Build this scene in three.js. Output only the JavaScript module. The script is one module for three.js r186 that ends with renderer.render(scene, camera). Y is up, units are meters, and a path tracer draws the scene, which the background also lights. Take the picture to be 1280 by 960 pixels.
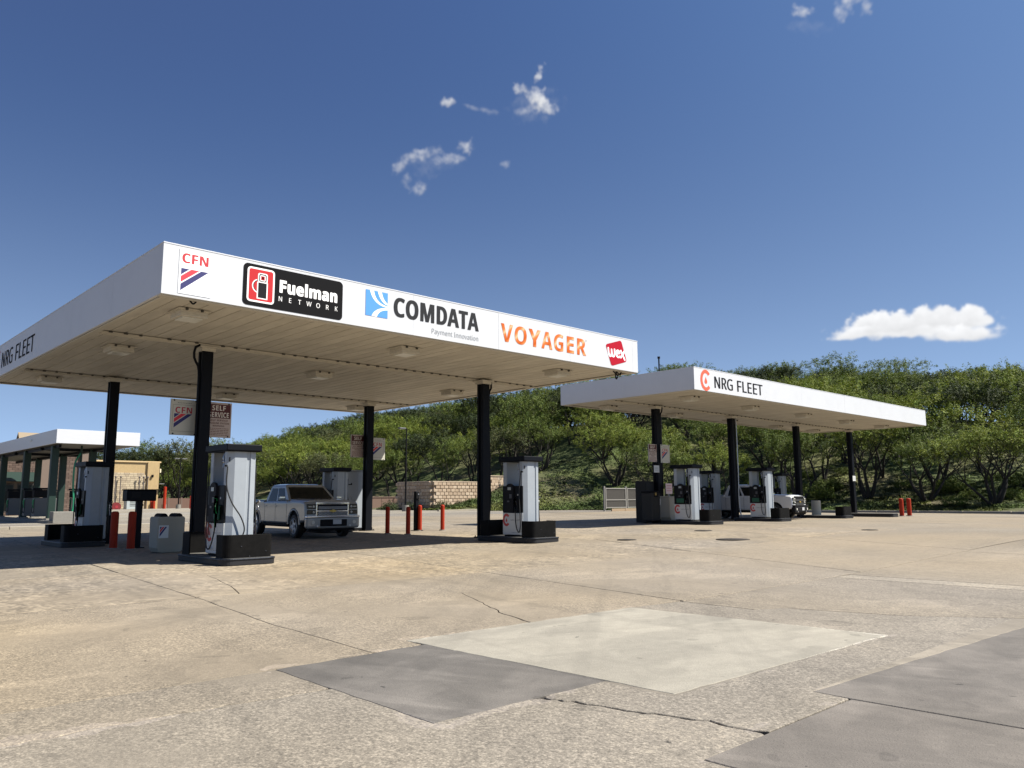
import * as THREE from 'three';
import { RoundedBoxGeometry } from 'three/addons/geometries/RoundedBoxGeometry.js';
import { TessellateModifier } from 'three/addons/modifiers/TessellateModifier.js';
import * as BGU from 'three/addons/utils/BufferGeometryUtils.js';

/* ------------------------------------------------------------------ camera, sky, sun, exposure */
const EYE = 1.4, YAW = 0.75672, PITCH = 0.14354, ROLL = -0.00535;
const scene = new THREE.Scene();
const camera = new THREE.PerspectiveCamera(51.55, 4 / 3, 0.05, 3000);
{
  const cy = Math.cos(YAW), sy = Math.sin(YAW), cp = Math.cos(PITCH), sp = Math.sin(PITCH);
  const F = new THREE.Vector3(sy * cp, sp, -cy * cp), R0 = new THREE.Vector3(cy, 0, sy), U0 = new THREE.Vector3().crossVectors(R0, F);
  const R = R0.clone().multiplyScalar(Math.cos(ROLL)).addScaledVector(U0, Math.sin(ROLL));
  const U = U0.clone().multiplyScalar(Math.cos(ROLL)).addScaledVector(R0, -Math.sin(ROLL));
  camera.position.set(0, EYE, 0);
  camera.quaternion.setFromRotationMatrix(new THREE.Matrix4().makeBasis(R, U, F.clone().negate()));
}
scene.add(camera);
const renderer = new THREE.WebGLRenderer({ antialias: true });
renderer.toneMapping = THREE.LinearToneMapping;
const EXPOSURE = 1.9;
renderer.toneMappingExposure = EXPOSURE;
renderer.shadowMap.enabled = true;
renderer.shadowMap.type = THREE.PCFSoftShadowMap;

const SUN = new THREE.Vector3(3.15, 5.61, 3.30).normalize();
const sun = new THREE.DirectionalLight(0xffffff, 5);
sun.color.setRGB(1.0, 0.95, 0.86);
sun.position.copy(SUN).multiplyScalar(150).add(new THREE.Vector3(25, 0, -30));
sun.target.position.set(25, 0, -30);
sun.castShadow = true;
sun.shadow.mapSize.set(4096, 4096);
Object.assign(sun.shadow.camera, { left: -80, right: 80, top: 80, bottom: -80, near: 1, far: 400 });
sun.shadow.bias = -0.0004; sun.shadow.radius = 1;
scene.add(sun, sun.target);

/* noise */
function rng(seed) { let s = seed >>> 0; return () => { s = (s + 0x6D2B79F5) >>> 0; let t = Math.imul(s ^ (s >>> 15), 1 | s); t = (t + Math.imul(t ^ (t >>> 7), 61 | t)) ^ t; return ((t ^ (t >>> 14)) >>> 0) / 4294967296; }; }
function h2(x, y, s = 0) { let n = Math.imul(x | 0, 374761393) + Math.imul(y | 0, 668265263) + Math.imul(s | 0, 1442695041); n = Math.imul(n ^ (n >>> 13), 1274126177); return ((n ^ (n >>> 16)) >>> 0) / 4294967296; }
function vn(x, y, s = 0) { const xi = Math.floor(x), yi = Math.floor(y), fx = x - xi, fy = y - yi, u = fx * fx * (3 - 2 * fx), v = fy * fy * (3 - 2 * fy); const a = h2(xi, yi, s), b = h2(xi + 1, yi, s), c = h2(xi, yi + 1, s), d = h2(xi + 1, yi + 1, s); return a + (b - a) * u + (c - a) * v + (a - b - c + d) * u * v; }
function fbm(x, y, o = 4, s = 0) { let a = 0, w = 0.5, t = 0; for (let i = 0; i < o; i++) { a += w * vn(x, y, s + i * 17); t += w; x = x * 2.03 + 11.3; y = y * 2.03 + 5.7; w *= 0.5; } return a / t; }
const clamp = (x, a = 0, b = 1) => Math.min(b, Math.max(a, x));
const sstep = (a, b, x) => { const t = clamp((x - a) / (b - a)); return t * t * (3 - 2 * t); };
const lerp = (a, b, t) => a + (b - a) * t;

/* the sky: air and clouds by direction */
{
  const W = 4096, H = 2048, data = new Float32Array(W * H * 4);
  const camAz = YAW;                                    // azimuth measured from -z towards +x
  // clouds: [azimuth from north line (deg), elevation (deg), half width, half height, tilt (deg), density, seed]
  const D = 180 / Math.PI, clouds = [];
  const C = (az, el, w, h, tilt, den, seed, base = 0, soft = 0.5) => clouds.push({ az, el, w, h, c: Math.cos(tilt / D), s: Math.sin(tilt / D), den, seed, base, soft });
  C(45.45, 27.9, 1.05, 0.75, -32, 1.0, 3, 0, 0.8); C(44.15, 28.6, 0.55, 0.42, 10, 0.9, 5, 0, 0.8); C(45.5, 29.35, 0.30, 0.85, -14, 0.75, 8, 0, 0.8); C(44.5, 27.15, 1.0, 0.4, 6, 0.55, 9, 0, 1); C(46.3, 27.3, 0.6, 0.5, -30, 0.85, 12, 0, 0.8); C(45.4, 27.6, 1.9, 1.3, 0, 0.22, 13, 0, 1.2);
  C(38.55, 27.66, 0.62, 0.36, 4, 0.8, 14, 0, 0.8); C(41.0, 27.25, 1.5, 0.18, -12, 0.28, 15, 0, 0.9); C(42.0, 27.05, 0.5, 0.22, 0, 0.3, 16, 0, 0.9);
  C(36.6, 24.2, 1.6, 0.44, 14, 0.62, 21, 0, 0.9); C(38.6, 24.0, 1.5, 0.46, 4, 0.6, 24, 0, 0.9); C(40.0, 24.75, 0.7, 0.56, 20, 0.75, 27, 0, 0.9); C(35.0, 23.4, 0.8, 0.46, 50, 0.6, 30, 0, 0.9); C(36.4, 22.0, 0.76, 0.48, 28, 0.65, 33, 0, 0.9); C(35.5, 22.4, 0.45, 0.55, -30, 0.4, 35, 0, 0.9); C(37.5, 23.6, 2.2, 0.9, 8, 0.18, 37, 0, 1.2); C(43.0, 23.65, 0.42, 0.28, 0, 0.35, 36, 0, 0.9);
  C(65.0, 31.35, 0.75, 0.5, -25, 0.85, 41, 0, 0.8); C(68.4, 31.5, 1.3, 0.8, 45, 0.8, 44, 0, 0.9); C(67.5, 30.7, 0.7, 0.45, 50, 0.55, 47, 0, 0.9); C(69.3, 31.0, 0.5, 0.7, 10, 0.6, 48, 0, 0.9); C(65.5, 30.4, 1.6, 0.5, -20, 0.14, 49, 0, 1.2);
  C(70.4, 10.75, 5.2, 1.0, 0, 1.0, 61, 3.2, 0.30); C(69.3, 11.2, 2.6, 0.95, 0, 1.0, 64, 2.5, 0.30); C(71.8, 11.3, 1.5, 0.9, 0, 1.0, 67, 2.5, 0.30); C(73.5, 11.0, 1.7, 1.0, -12, 1.0, 70, 2.5, 0.30); C(73.2, 10.15, 2.5, 0.7, -3, 1.0, 73, 1.6, 0.35); C(67.0, 10.72, 1.8, 0.45, 6, 1.0, 76, 2, 0.35);
  const sunAz = Math.atan2(SUN.x, -SUN.z), sunEl = Math.asin(SUN.y);
  for (let j = 0; j < H; j++) {
    const el = ((j + 0.5) / H - 0.5) * Math.PI, ce = Math.cos(el), se = Math.sin(el);
    for (let i = 0; i < W; i++) {
      const th = ((i + 0.5) / W - 0.5) * 2 * Math.PI;
      const dx = Math.cos(th) * ce, dz = Math.sin(th) * ce, dy = se;
      const cosg = dx * SUN.x + dy * SUN.y + dz * SUN.z;
      const e = Math.max(0, dy);
      // clear sky: deep blue overhead away from the sun, pale towards the horizon and the sun
      const hor = Math.exp(-e / 0.22), g = clamp((cosg + 0.30) / 1.3), g3 = g * g * g, sm = (v, f) => Math.pow(v > 0 ? v * v * v * v + f * f * f * f : f * f * f * f, 0.25);
      let r = sm(-0.02 + 0.53 * hor + 0.24 * g3, 0.060), gg = sm(0.01 + 0.735 * hor + 0.385 * g3, 0.104), b = Math.min(1.0, sm(0.16 + 0.93 * hor + 0.60 * g3, 0.20));
      const cs = Math.pow(Math.max(0, cosg), 60) * 0.9; r += cs; gg += cs; b += cs;
      if (dy < 0) { const k = clamp(1 + dy * 6, 0.25, 1); r = lerp(0.16, r, k); gg = lerp(0.15, gg, k); b = lerp(0.13, b, k); }
      // clouds
      if (dy > 0.02) {
        let az = Math.atan2(dx, -dz) * D; const eld = el * D;
        for (const q of clouds) {
          let ax = (az - q.az) * ce, ay = eld - q.el;
          if (Math.abs(ax) > q.w * 2.2 + 1 || Math.abs(ay) > q.w + q.h * 2.2 + 1) continue;
          const u = (ax * q.c + ay * q.s), v = (-ax * q.s + ay * q.c);
          const fq = q.base ? 1.3 : 2.2, wx = fbm(u * fq + q.seed, v * fq + 3.1, 5, q.seed) - 0.5, wy = fbm(u * fq + 9.7, v * fq + q.seed, 5, q.seed + 3) - 0.5, wa = Math.min(q.h, 1.2) * (q.base ? (v < 0 ? 0.45 : 1.1) : 1.3);
          const uu = (u + wx * wa) / q.w, vv = (v + wy * wa) / q.h;
          let d = 1 - (uu * uu + (vv < 0 && q.base ? vv * vv * q.base : vv * vv));
          d += (fbm(u * (q.base ? 2.3 : 3.0) + 31, v * (q.base ? 2.3 : 3.4) + q.seed, 6, q.seed + 7) - 0.5) * (q.base ? (vv < -0.1 ? 0.5 : 1.2) : 1.5);
          const a = sstep(0, q.soft * 2, d) * q.den;
          if (a <= 0) continue;
          const lit = (q.base ? 0.90 : 0.82) + 0.13 * clamp(vv, -1, 1) + 0.16 * (fbm(u * 2.2, v * 2.2 + 40, 5, q.seed + 11) - 0.5);
          r = lerp(r, lit * 0.97, a); gg = lerp(gg, lit * 0.98, a); b = lerp(b, lit * 1.0, a);
        }
      }
      const o = (j * W + i) * 4; data[o] = r; data[o + 1] = gg; data[o + 2] = b; data[o + 3] = 1;
    }
  }
  for (let o = 0; o < data.length; o += 4) for (let k = 0; k < 3; k++) data[o + k] *= 1.0 / EXPOSURE;
  const sky = new THREE.DataTexture(data, W, H, THREE.RGBAFormat, THREE.FloatType);
  sky.mapping = THREE.EquirectangularReflectionMapping; sky.magFilter = THREE.LinearFilter; sky.minFilter = THREE.LinearFilter; sky.needsUpdate = true;
  scene.background = sky; scene.environment = sky;
}

/* ------------------------------------------------------------------ helpers */
const counts = {};
function numbered(name) { const n = counts[name] = (counts[name] ?? -1) + 1; return n ? `${name}_${String(n).padStart(3, '0')}` : name; }
function shadows(o) { o.traverse(c => { if (c.isMesh) { c.castShadow = true; c.receiveShadow = true; } }); return o; }
function part(name, geo, mat, parent) {
  const g = Array.isArray(geo) ? merge(geo) : geo;
  const m = new THREE.Mesh(g, mat); m.name = name; m.castShadow = m.receiveShadow = true; parent.add(m); return m;
}
const parts = (name, geos, mat, parent) => geos.map(g => part(name, g, mat, parent));
function tag(o, label, category, group) { o.userData.label = label; o.userData.category = category; if (group) o.userData.group = group; return o; }
function thing(name, label, category, [x, y, z] = [0, 0, 0], turn = 0, group) {
  const o = new THREE.Group(); o.name = numbered(name); o.position.set(x, y, z); o.rotation.y = turn; scene.add(o); return tag(o, label, category, group);
}
function struct(o, kind = 'structure') { o.userData.kind = kind; return o; }
function copy(src, label, [x, y, z], turn, group) { const c = src.clone(); c.name = numbered(src.name.replace(/_\d{3}$/, '')); c.userData = { ...src.userData }; c.position.set(x, y, z); if (turn !== undefined) c.rotation.y = turn; if (label) c.userData.label = label; if (group) c.userData.group = group; scene.add(c); return c; }
function merge(list) {
  const gs = list.map(g => { let q = g.index ? g.toNonIndexed() : g.clone(); for (const k of Object.keys(q.attributes)) if (!['position', 'normal', 'uv'].includes(k)) q.deleteAttribute(k); if (!q.attributes.normal) q.computeVertexNormals(); if (!q.attributes.uv) q.setAttribute('uv', new THREE.BufferAttribute(new Float32Array(q.attributes.position.count * 2), 2)); q.morphAttributes = {}; q.clearGroups(); return q; });
  return BGU.mergeGeometries(gs, false);
}
const mv = (g, x = 0, y = 0, z = 0) => g.translate(x, y, z);
function bx(w, h, d, x = 0, y = 0, z = 0, r = 0) { const g = r > 0 ? new RoundedBoxGeometry(w, h, d, 2, Math.min(r, w / 2.01, h / 2.01, d / 2.01)) : new THREE.BoxGeometry(w, h, d); return g.translate(x, y, z); }
function cyl(r0, r1, h, x = 0, y = 0, z = 0, seg = 16) { return new THREE.CylinderGeometry(r1, r0, h, seg).translate(x, y + h / 2, z); }
function rod(a, b, r, r2 = r, seg = 8) {
  const A = new THREE.Vector3(...a), B = new THREE.Vector3(...b), d = B.clone().sub(A), L = d.length();
  const g = new THREE.CylinderGeometry(r2, r, L, seg); g.translate(0, L / 2, 0);
  g.applyQuaternion(new THREE.Quaternion().setFromUnitVectors(new THREE.Vector3(0, 1, 0), d.normalize())); return g.translate(...a);
}
function tube(pts, r, n = 24, seg = 7) { return new THREE.TubeGeometry(new THREE.CatmullRomCurve3(pts.map(p => new THREE.Vector3(...p))), n, r, seg); }
function extr(pts, depth, bevel = 0) { // polygon in the xy plane, pushed along +z
  const s = new THREE.Shape(pts.map(p => new THREE.Vector2(...p)));
  return new THREE.ExtrudeGeometry(s, { depth: depth - 2 * bevel, bevelEnabled: bevel > 0, bevelThickness: bevel, bevelSize: bevel, bevelOffset: -bevel, bevelSegments: 2, curveSegments: 10 }).translate(0, 0, bevel);
}
function plan(pts, h, bevel = 0) { // polygon in plan given as [x, z], standing up h metres
  const s = new THREE.Shape(pts.map(([x, z]) => new THREE.Vector2(x, -z)));
  return new THREE.ExtrudeGeometry(s, { depth: h - 2 * bevel, bevelEnabled: bevel > 0, bevelThickness: bevel, bevelSize: bevel, bevelOffset: -bevel, bevelSegments: 2, curveSegments: 8 }).translate(0, 0, bevel).rotateX(-Math.PI / 2);
}
function roundRect(x0, x1, z0, z1, r, n = 6) { const p = []; for (const [cx, cz, a0] of [[x1 - r, z1 - r, 0], [x0 + r, z1 - r, 90], [x0 + r, z0 + r, 180], [x1 - r, z0 + r, 270]]) for (let i = 0; i <= n; i++) { const a = (a0 + 90 * i / n) * Math.PI / 180; p.push([cx + r * Math.cos(a), cz + r * Math.sin(a)]); } return p; }
const col = (r, g, b) => new THREE.Color().setRGB(r, g, b);
function std(r, g, b, rough = 0.7, extra = {}) { return new THREE.MeshStandardMaterial({ color: col(r, g, b), roughness: rough, ...extra }); }
function canvas(w, h, draw, clear) { const c = document.createElement('canvas'); c.width = w; c.height = h; const x = c.getContext('2d'); draw(x, w, h); const t = new THREE.CanvasTexture(c); t.colorSpace = THREE.SRGBColorSpace; t.anisotropy = 8; t.magFilter = THREE.LinearFilter; return t; }
function noiseTex(size, f, srgb = false) { const d = new Uint8Array(size * size * 4); for (let j = 0; j < size; j++) for (let i = 0; i < size; i++) { const v = f(i, j), o = (j * size + i) * 4; if (v.length) { d[o] = v[0]; d[o + 1] = v[1]; d[o + 2] = v[2]; } else d[o] = d[o + 1] = d[o + 2] = v; d[o + 3] = 255; } const t = new THREE.DataTexture(d, size, size); t.wrapS = t.wrapT = THREE.RepeatWrapping; t.magFilter = THREE.LinearFilter; if (srgb) t.colorSpace = THREE.SRGBColorSpace; t.needsUpdate = true; return t; }
// periodic noise for tiling textures
function pvn(x, y, p, s) { const xi = Math.floor(x), yi = Math.floor(y), fx = x - xi, fy = y - yi, u = fx * fx * (3 - 2 * fx), v = fy * fy * (3 - 2 * fy), w = k => ((k % p) + p) % p; const a = h2(w(xi), w(yi), s), b = h2(w(xi + 1), w(yi), s), c = h2(w(xi), w(yi + 1), s), d = h2(w(xi + 1), w(yi + 1), s); return a + (b - a) * u + (c - a) * v + (a - b - c + d) * u * v; }
function pfbm(x, y, p, o, s) { let a = 0, w = 0.5, t = 0; for (let i = 0; i < o; i++) { a += w * pvn(x, y, p, s + i); t += w; x *= 2; y *= 2; p *= 2; w *= 0.55; } return a / t; }
// planar metres as uv, from the object's own axes
function worldUV(g, s = 1) { const p = g.attributes.position, n = g.attributes.normal, uv = new Float32Array(p.count * 2); for (let i = 0; i < p.count; i++) { const ax = Math.abs(n.getX(i)), ay = Math.abs(n.getY(i)), az = Math.abs(n.getZ(i)); let u, v; if (ay >= ax && ay >= az) { u = p.getX(i); v = p.getZ(i); } else if (ax >= az) { u = p.getZ(i); v = p.getY(i); } else { u = p.getX(i); v = p.getY(i); } uv[2 * i] = u * s; uv[2 * i + 1] = v * s; } g.setAttribute('uv', new THREE.BufferAttribute(uv, 2)); return g; }

/* ground heights: the forecourt rises a little towards the far canopy; the hill beyond its edge */
const groundY = x => 0.23 * sstep(12, 28, x);
const toe = z => lerp(62.5, 53, sstep(-52, -66, z)) + 1.2 * (vn(z * 0.06, 3.3) - 0.5);
function hillY(x, z) {
  const t = toe(z), d = x - t; if (d <= 0) return groundY(x) - 0.05;
  const ridge = lerp(8.3, 13.5, sstep(-10, -62, z)) * lerp(1, 0.7, sstep(-110, -240, z)) * (0.93 + 0.14 * fbm(z * 0.013 + 4, 1.7, 3, 5)), w = 44 + 6 * vn(z * 0.02, 9.1);
  const s = clamp(d / w); const prof = s * s * (3 - 2 * s) * 0.7 + s * 0.3;
  return 0.25 + ridge * prof + (fbm(x * 0.12, z * 0.12, 3, 21) - 0.5) * 1.1 * sstep(2, 16, d) + Math.min(0, -(d - w) * 0.03);
}

/* ------------------------------------------------------------------ the ground: cast concrete slabs with open joints */
function aggregate(size, n, seed, lo, hi, base, fine) {
  const a = new Float32Array(size * size).fill(base), r = rng(seed);
  for (let k = 0; k < n; k++) { const cx = r() * size, cy = r() * size, R = 0.8 + r() * r() * 2.6, v = lerp(lo, hi, Math.pow(r(), 0.8)), e = 0.6 + r() * 0.8; for (let j = -4; j <= 4; j++) for (let i = -4; i <= 4; i++) if (i * i * e + j * j / e < R * R) a[((Math.floor(cy + j) + size) % size) * size + ((Math.floor(cx + i) + size) % size)] = v; }
  const q = rng(seed + 1);
  return (i, j) => clamp(a[j * size + i] + (q() - 0.5) * fine + (pfbm(i / size * 24, j / size * 24, 24, 4, seed) - 0.5) * 0.25) * 255;
}
const aggTex = noiseTex(1024, aggregate(1024, 62000, 5, 0.26, 1.0, 0.62, 0.2));
const smoothTex = noiseTex(1024, aggregate(1024, 3000, 9, 0.62, 0.9, 0.8, 0.09));
const far1m = new THREE.MeshStandardMaterial({ map: aggTex, bumpMap: aggTex, bumpScale: 0.004, roughness: 0.92, vertexColors: true });
const bedMat = std(0.03, 0.026, 0.022, 0.95);
// repaired panels and dark row: smoother trowelled casts (x from, x to, z from, z to, kind)
const CASTS = [[4.9, 8.5, -6.7, -3.53, 1], [3.28, 4.9, -6.42, -4.19, 2], [3.88, 14, -2.6, 4, 2], [5.74, 14, -2.92, -2.5, 2]];
// edges where mortar was smeared (kind 0) or soil has lodged (kind 1): x, z, x, z, kind, reach
const EDGES = [[3.26, -6.38, 3.24, -4.19, 0, 0.10], [3.26, -4.17, 4.9, -4.17, 0, 0.07], [3.28, -6.42, 4.3, -6.43, 0, 0.10], [4.94, -3.54, 8.6, -3.46, 0, 0.06], [8.44, -6.64, 8.58, -3.48, 0, 0.05], [4.88, -6.76, 8.4, -6.69, 0, 0.06], [0.2, -5.58, 3.24, -5.48, 0, 0.10], [5.74, -2.95, 10.1, -2.69, 0, 0.05], [3.86, -2.6, 5.6, -2.62, 0, 0.07], [4.2, -4.1, 4.55, -2.65, 1, 0.06], [4.3, -6.6, 4.42, -8.58, 1, 0.05], [4.42, -8.58, 4.84, -11.84, 1, 0.05], [4.84, -11.84, 5.36, -17, 1, 0.06], [3.27, -5.9, 3.24, -4.7, 1, 0.05], [9.34, -6.2, 9.8, -5.2, 1, 0.05], [9.8, -5.2, 10.9, -2.8, 1, 0.05], [9.42, -6.6, 11.4, -17, 1, 0.06], [15.1, -6.6, 22, -22, 1, 0.08], [2.3, -11.86, 4.8, -11.86, 1, 0.12], [10.1, -6.6, 13.9, -6.55, 1, 0.05]];
const ENC = 0.55;
function bakeGround(x0, x1, z0, z1, S, T, stone) { // what lies on and in the concrete: aggregate, oil, soil, tyre rubber, mortar, bits
  const d = new Uint8Array(S * T * 4);
  for (let j = 0; j < T; j++) for (let i = 0; i < S; i++) {
    const x = x0 + (i + 0.5) / S * (x1 - x0), z = z0 + (j + 0.5) / T * (z1 - z0);
    let cast = 0; for (const c of CASTS) if (x > c[0] && x < c[1] && z > c[2] && z < c[3]) { cast = c[4]; break; }
    const w = cast === 1 ? 0.5 : 1, wx = x + 0.25 * (vn(x * 3, z * 3, 61) - 0.5), wz = z + 0.25 * (vn(x * 3, z * 3, 62) - 0.5);
    const A = fbm(x * 0.32, z * 0.32, 4, 3), B = fbm(x * 1.5 + z * 0.5, z * 0.8, 4, 8), Cn = fbm(x * 9, z * 9, 3, 14);
    let t = 1 + (A - 0.5) * 0.36 * w + (B - 0.5) * 0.22 * w + (Cn - 0.5) * 0.16;
    let rr = 1, bb = 1; const warm = (fbm(x * 0.21 + 7, z * 0.21 - 3, 3, 55) - 0.5) * 0.30 * (cast ? 0.35 : 1); rr += warm * 0.35; bb -= warm * 0.9;
    // tyre rubber: long narrow streaks along the lanes and curving across
    const s1 = fbm(wx * 2.6 + 0.25 * z, z * 0.14 + 5, 4, 31), s2 = fbm((x * 0.8 + z) * 2.2, (x - z * 0.8) * 0.12, 4, 37); t *= 1 - 0.11 * sstep(0.56, 0.72, s1) - 0.08 * sstep(0.58, 0.72, s2);
    // oil: drips with a sharp rim and a soaked middle
    for (const [cs, pr, rad, k, sd] of [[0.55, 0.16, 0.07, 0.30, 5], [1.7, 0.30, 0.30, 0.24, 9], [0.22, 0.10, 0.016, 0.42, 13]]) {
      const gx = Math.floor(x / cs), gz = Math.floor(z / cs);
      if (h2(gx, gz, sd) < pr) { const px = (gx + 0.25 + 0.5 * h2(gx, gz, sd + 1)) * cs, pz = (gz + 0.25 + 0.5 * h2(gx, gz, sd + 2)) * cs, R = rad * (0.35 + 0.65 * h2(gx, gz, sd + 3)); const dd = Math.hypot(wx - px, (wz - pz) * (0.7 + 0.6 * h2(gx, gz, sd + 4))) / R + (fbm(x * 6 / (cs + 0.3), z * 6 / (cs + 0.3), 3, sd + 6) - 0.5) * 1.2; t *= 1 - k * (0.4 + 0.6 * h2(gx, gz, sd + 7)) * sstep(1.0, 0.75, dd) * (0.7 + 0.3 * sstep(0.2, 0.7, dd)); }
    }
    // worn bright scuffs
    t *= 1 + 0.16 * sstep(0.62, 0.70, fbm(x * 0.7 - 20, z * 1.1 + 50, 5, 91)) * w;
    if (cast) { // trowel arcs and scrapes
      const ang = cast === 1 ? 0.35 : 1.2, u = x * Math.cos(ang) + z * Math.sin(ang), v = z * Math.cos(ang) - x * Math.sin(ang); t *= 1 + (fbm(u * 0.7, v * 11, 4, 115) - 0.5) * (cast === 1 ? 0.09 : 0.16); t *= 1 + (cast === 2 ? 0.16 : -0.05) * sstep(0.60, 0.70, fbm(u * 0.8 + 3, v * 6, 5, 119));
      if (cast === 2) t *= 1 + 0.34 * sstep(0.48, 0.68, fbm(wx * 0.9 + wz * 0.4, wz * 1.4, 5, 123)); else t *= 1 - 0.13 * sstep(0.50, 0.66, fbm(wx * 0.8 + 5, wz * 2.0, 5, 127));
    }
    for (const e of EDGES) { if (z < Math.min(e[1], e[3]) - 0.2 || z > Math.max(e[1], e[3]) + 0.2 || x < Math.min(e[0], e[2]) - 0.2 || x > Math.max(e[0], e[2]) + 0.2) continue; const ex = e[2] - e[0], ez = e[3] - e[1], q = clamp(((x - e[0]) * ex + (z - e[1]) * ez) / (ex * ex + ez * ez)), dx = wx - 0.02 - e[0] - ex * q, dz = wz - e[1] - ez * q, dd = Math.hypot(dx, dz) / e[5]; if (dd > 1.6) continue; const n = fbm(x * 8, z * 8, 4, 131) + (fbm(x * 1.2, z * 1.2, 3, 133) - 0.5) * 1.1; if (e[4] === 0) { if (!cast && n - dd * 0.45 > 0.28) { t = lerp(t, 1.42, 0.55); bb = lerp(bb, 1.12, 0.5); } } else if (n - dd * 0.5 > 0.24) t *= 0.74; }
    // exposed aggregate: pale and dark stones a centimetre across
    const sv = 0.5 * vn(x / stone, z / stone * 0.6, 203) + 0.5 * h2(i, j, 204), expo = sstep(0.30, 0.62, fbm(x * 0.6, z * 0.6, 3, 205) + 0.10 * sstep(-12, -4, z)), con = cast ? 0.16 : 0.30 + 0.75 * expo;
    t *= 1 + con * (sv < 0.30 ? -0.40 : sv > 0.71 ? 0.62 : (sv - 0.5) * 0.5);
    // leaves, grit and gum trodden on the surface
    { const cs = 0.34, ax = Math.floor(x / cs), az = Math.floor(z / cs), pr = h2(ax, az, 301); if (pr < 0.10) { const px = (ax + 0.2 + 0.6 * h2(ax, az, 302)) * cs, pz = (az + 0.2 + 0.6 * h2(ax, az, 303)) * cs, an = 6.28 * h2(ax, az, 304), u = (x - px) * Math.cos(an) + (z - pz) * Math.sin(an), v = (z - pz) * Math.cos(an) - (x - px) * Math.sin(an), R = 0.012 + 0.022 * h2(ax, az, 305); if (Math.hypot(u, v * 2.4) < R) t *= pr < 0.075 ? 0.35 : 1.35; } }
    const o = (j * S + i) * 4; d[o] = clamp(t * rr * ENC) * 255; d[o + 1] = clamp(t * ENC) * 255; d[o + 2] = clamp(t * bb * ENC) * 255; d[o + 3] = 255;
  }
  const tx = new THREE.DataTexture(d, S, T); tx.magFilter = THREE.LinearFilter; tx.minFilter = THREE.LinearMipmapLinearFilter; tx.generateMipmaps = true; tx.needsUpdate = true; const bump = aggTex.clone(); bump.repeat.set((x1 - x0) / 2.5, (z1 - z0) / 2.5); bump.needsUpdate = true;
  const m = new THREE.MeshStandardMaterial({ map: tx, bumpMap: bump, bumpScale: 0.0035, roughness: 0.92, vertexColors: true }); m.userData = { x0, x1, z0, z1 }; return m;
}
const nearMat = bakeGround(1, 17.6, -12.1, -1.2, 2048, 1408, 0.012), midMat = bakeGround(-6, 34, -40, -11.5, 1408, 1152, 0.06);

const forecourt = new THREE.Group(); forecourt.name = 'forecourt'; struct(forecourt); scene.add(forecourt);
const TAN = [0.268, 0.216, 0.147], GREY = [0.212, 0.184, 0.143], PALE = [0.328, 0.298, 0.236], DARK = [0.114, 0.102, 0.087], DARK2 = [0.146, 0.127, 0.106];
const mixc = (a, b, t) => a.map((v, i) => lerp(v, b[i], t));
let slabSeed = 1;
function slab(pts, tone, { edge = 0.5, dy = 0 } = {}) {
  const seed = slabSeed++;
  let xa = 1e9, xb = -1e9, za = 1e9, zb = -1e9; for (const [x, z] of pts) { xa = Math.min(xa, x); xb = Math.max(xb, x); za = Math.min(za, z); zb = Math.max(zb, z); }
  const mat = za > -12.0 && xa < 14.7 && xb < 19 ? nearMat : zb <= -11.8 && za > -40 && xa > -16 && xb < 34.5 ? midMat : far1m, far = mat === far1m, R = mat.userData;
  const s = new THREE.Shape(pts.map(([x, z]) => new THREE.Vector2(x, -z)));
  let g = new THREE.ExtrudeGeometry(s, { depth: 0.1, bevelEnabled: true, bevelThickness: 0.005, bevelSize: 0.005, bevelOffset: -0.006, bevelSegments: 1 });
  g.translate(0, 0, -0.105); g.rotateX(-Math.PI / 2); g = g.index ? g.toNonIndexed() : g; g.clearGroups();
  if (far || xb > 11) g = new TessellateModifier(far ? Math.max(edge, 0.8) : 1.2, 7).modify(g);
  const p = g.attributes.position, n = p.count, c = new Float32Array(n * 3), uv = new Float32Array(n * 2);
  for (let i = 0; i < n; i++) {
    const x = p.getX(i), z = p.getZ(i), y = p.getY(i); p.setY(i, y + groundY(x) + dy);
    let t = 0.97 + 0.06 * h2(seed, 3), warm = 0;
    if (far) { t += (fbm(x * 0.35, z * 0.35, 4, 3) - 0.5) * 0.34 + (fbm(x * 1.1, z * 1.1, 3, 8) - 0.5) * 0.2; t -= sstep(0.60, 0.78, fbm(x * 0.9 + 0.4 * z, z * 0.16, 3, 31)) * 0.2; warm = (fbm(x * 0.22 + 7, z * 0.22 - 3, 3, 55) - 0.5) * 0.25; uv[2 * i] = (x + seed * 0.37) / 2.5; uv[2 * i + 1] = z / 2.5; t *= 1.32; }
    else { t *= 0.86 / ENC; uv[2 * i] = (x - R.x0) / (R.x1 - R.x0); uv[2 * i + 1] = (z - R.z0) / (R.z1 - R.z0); }
    if (y < -0.02) t *= 0.6;
    c[3 * i] = tone[0] * t * (1 + warm * 0.4); c[3 * i + 1] = tone[1] * t; c[3 * i + 2] = tone[2] * t * (1 - warm * 0.8);
  }
  g.setAttribute('color', new THREE.BufferAttribute(c, 3)); g.setAttribute('uv', new THREE.BufferAttribute(uv, 2));
  return part('concrete_slab', BGU.mergeVertices(g, 1e-4), mat, forecourt);
}
{ // earth under the slabs, seen only down in the joints and cracks
  const g = new THREE.PlaneGeometry(150, 170, 75, 1).rotateX(-Math.PI / 2).translate(-12, 0, -78); const p = g.attributes.position; for (let i = 0; i < p.count; i++) p.setY(i, groundY(p.getX(i)) - 0.06); g.computeVertexNormals();
  part('joint_bed', g, bedMat, forecourt);
}
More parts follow.
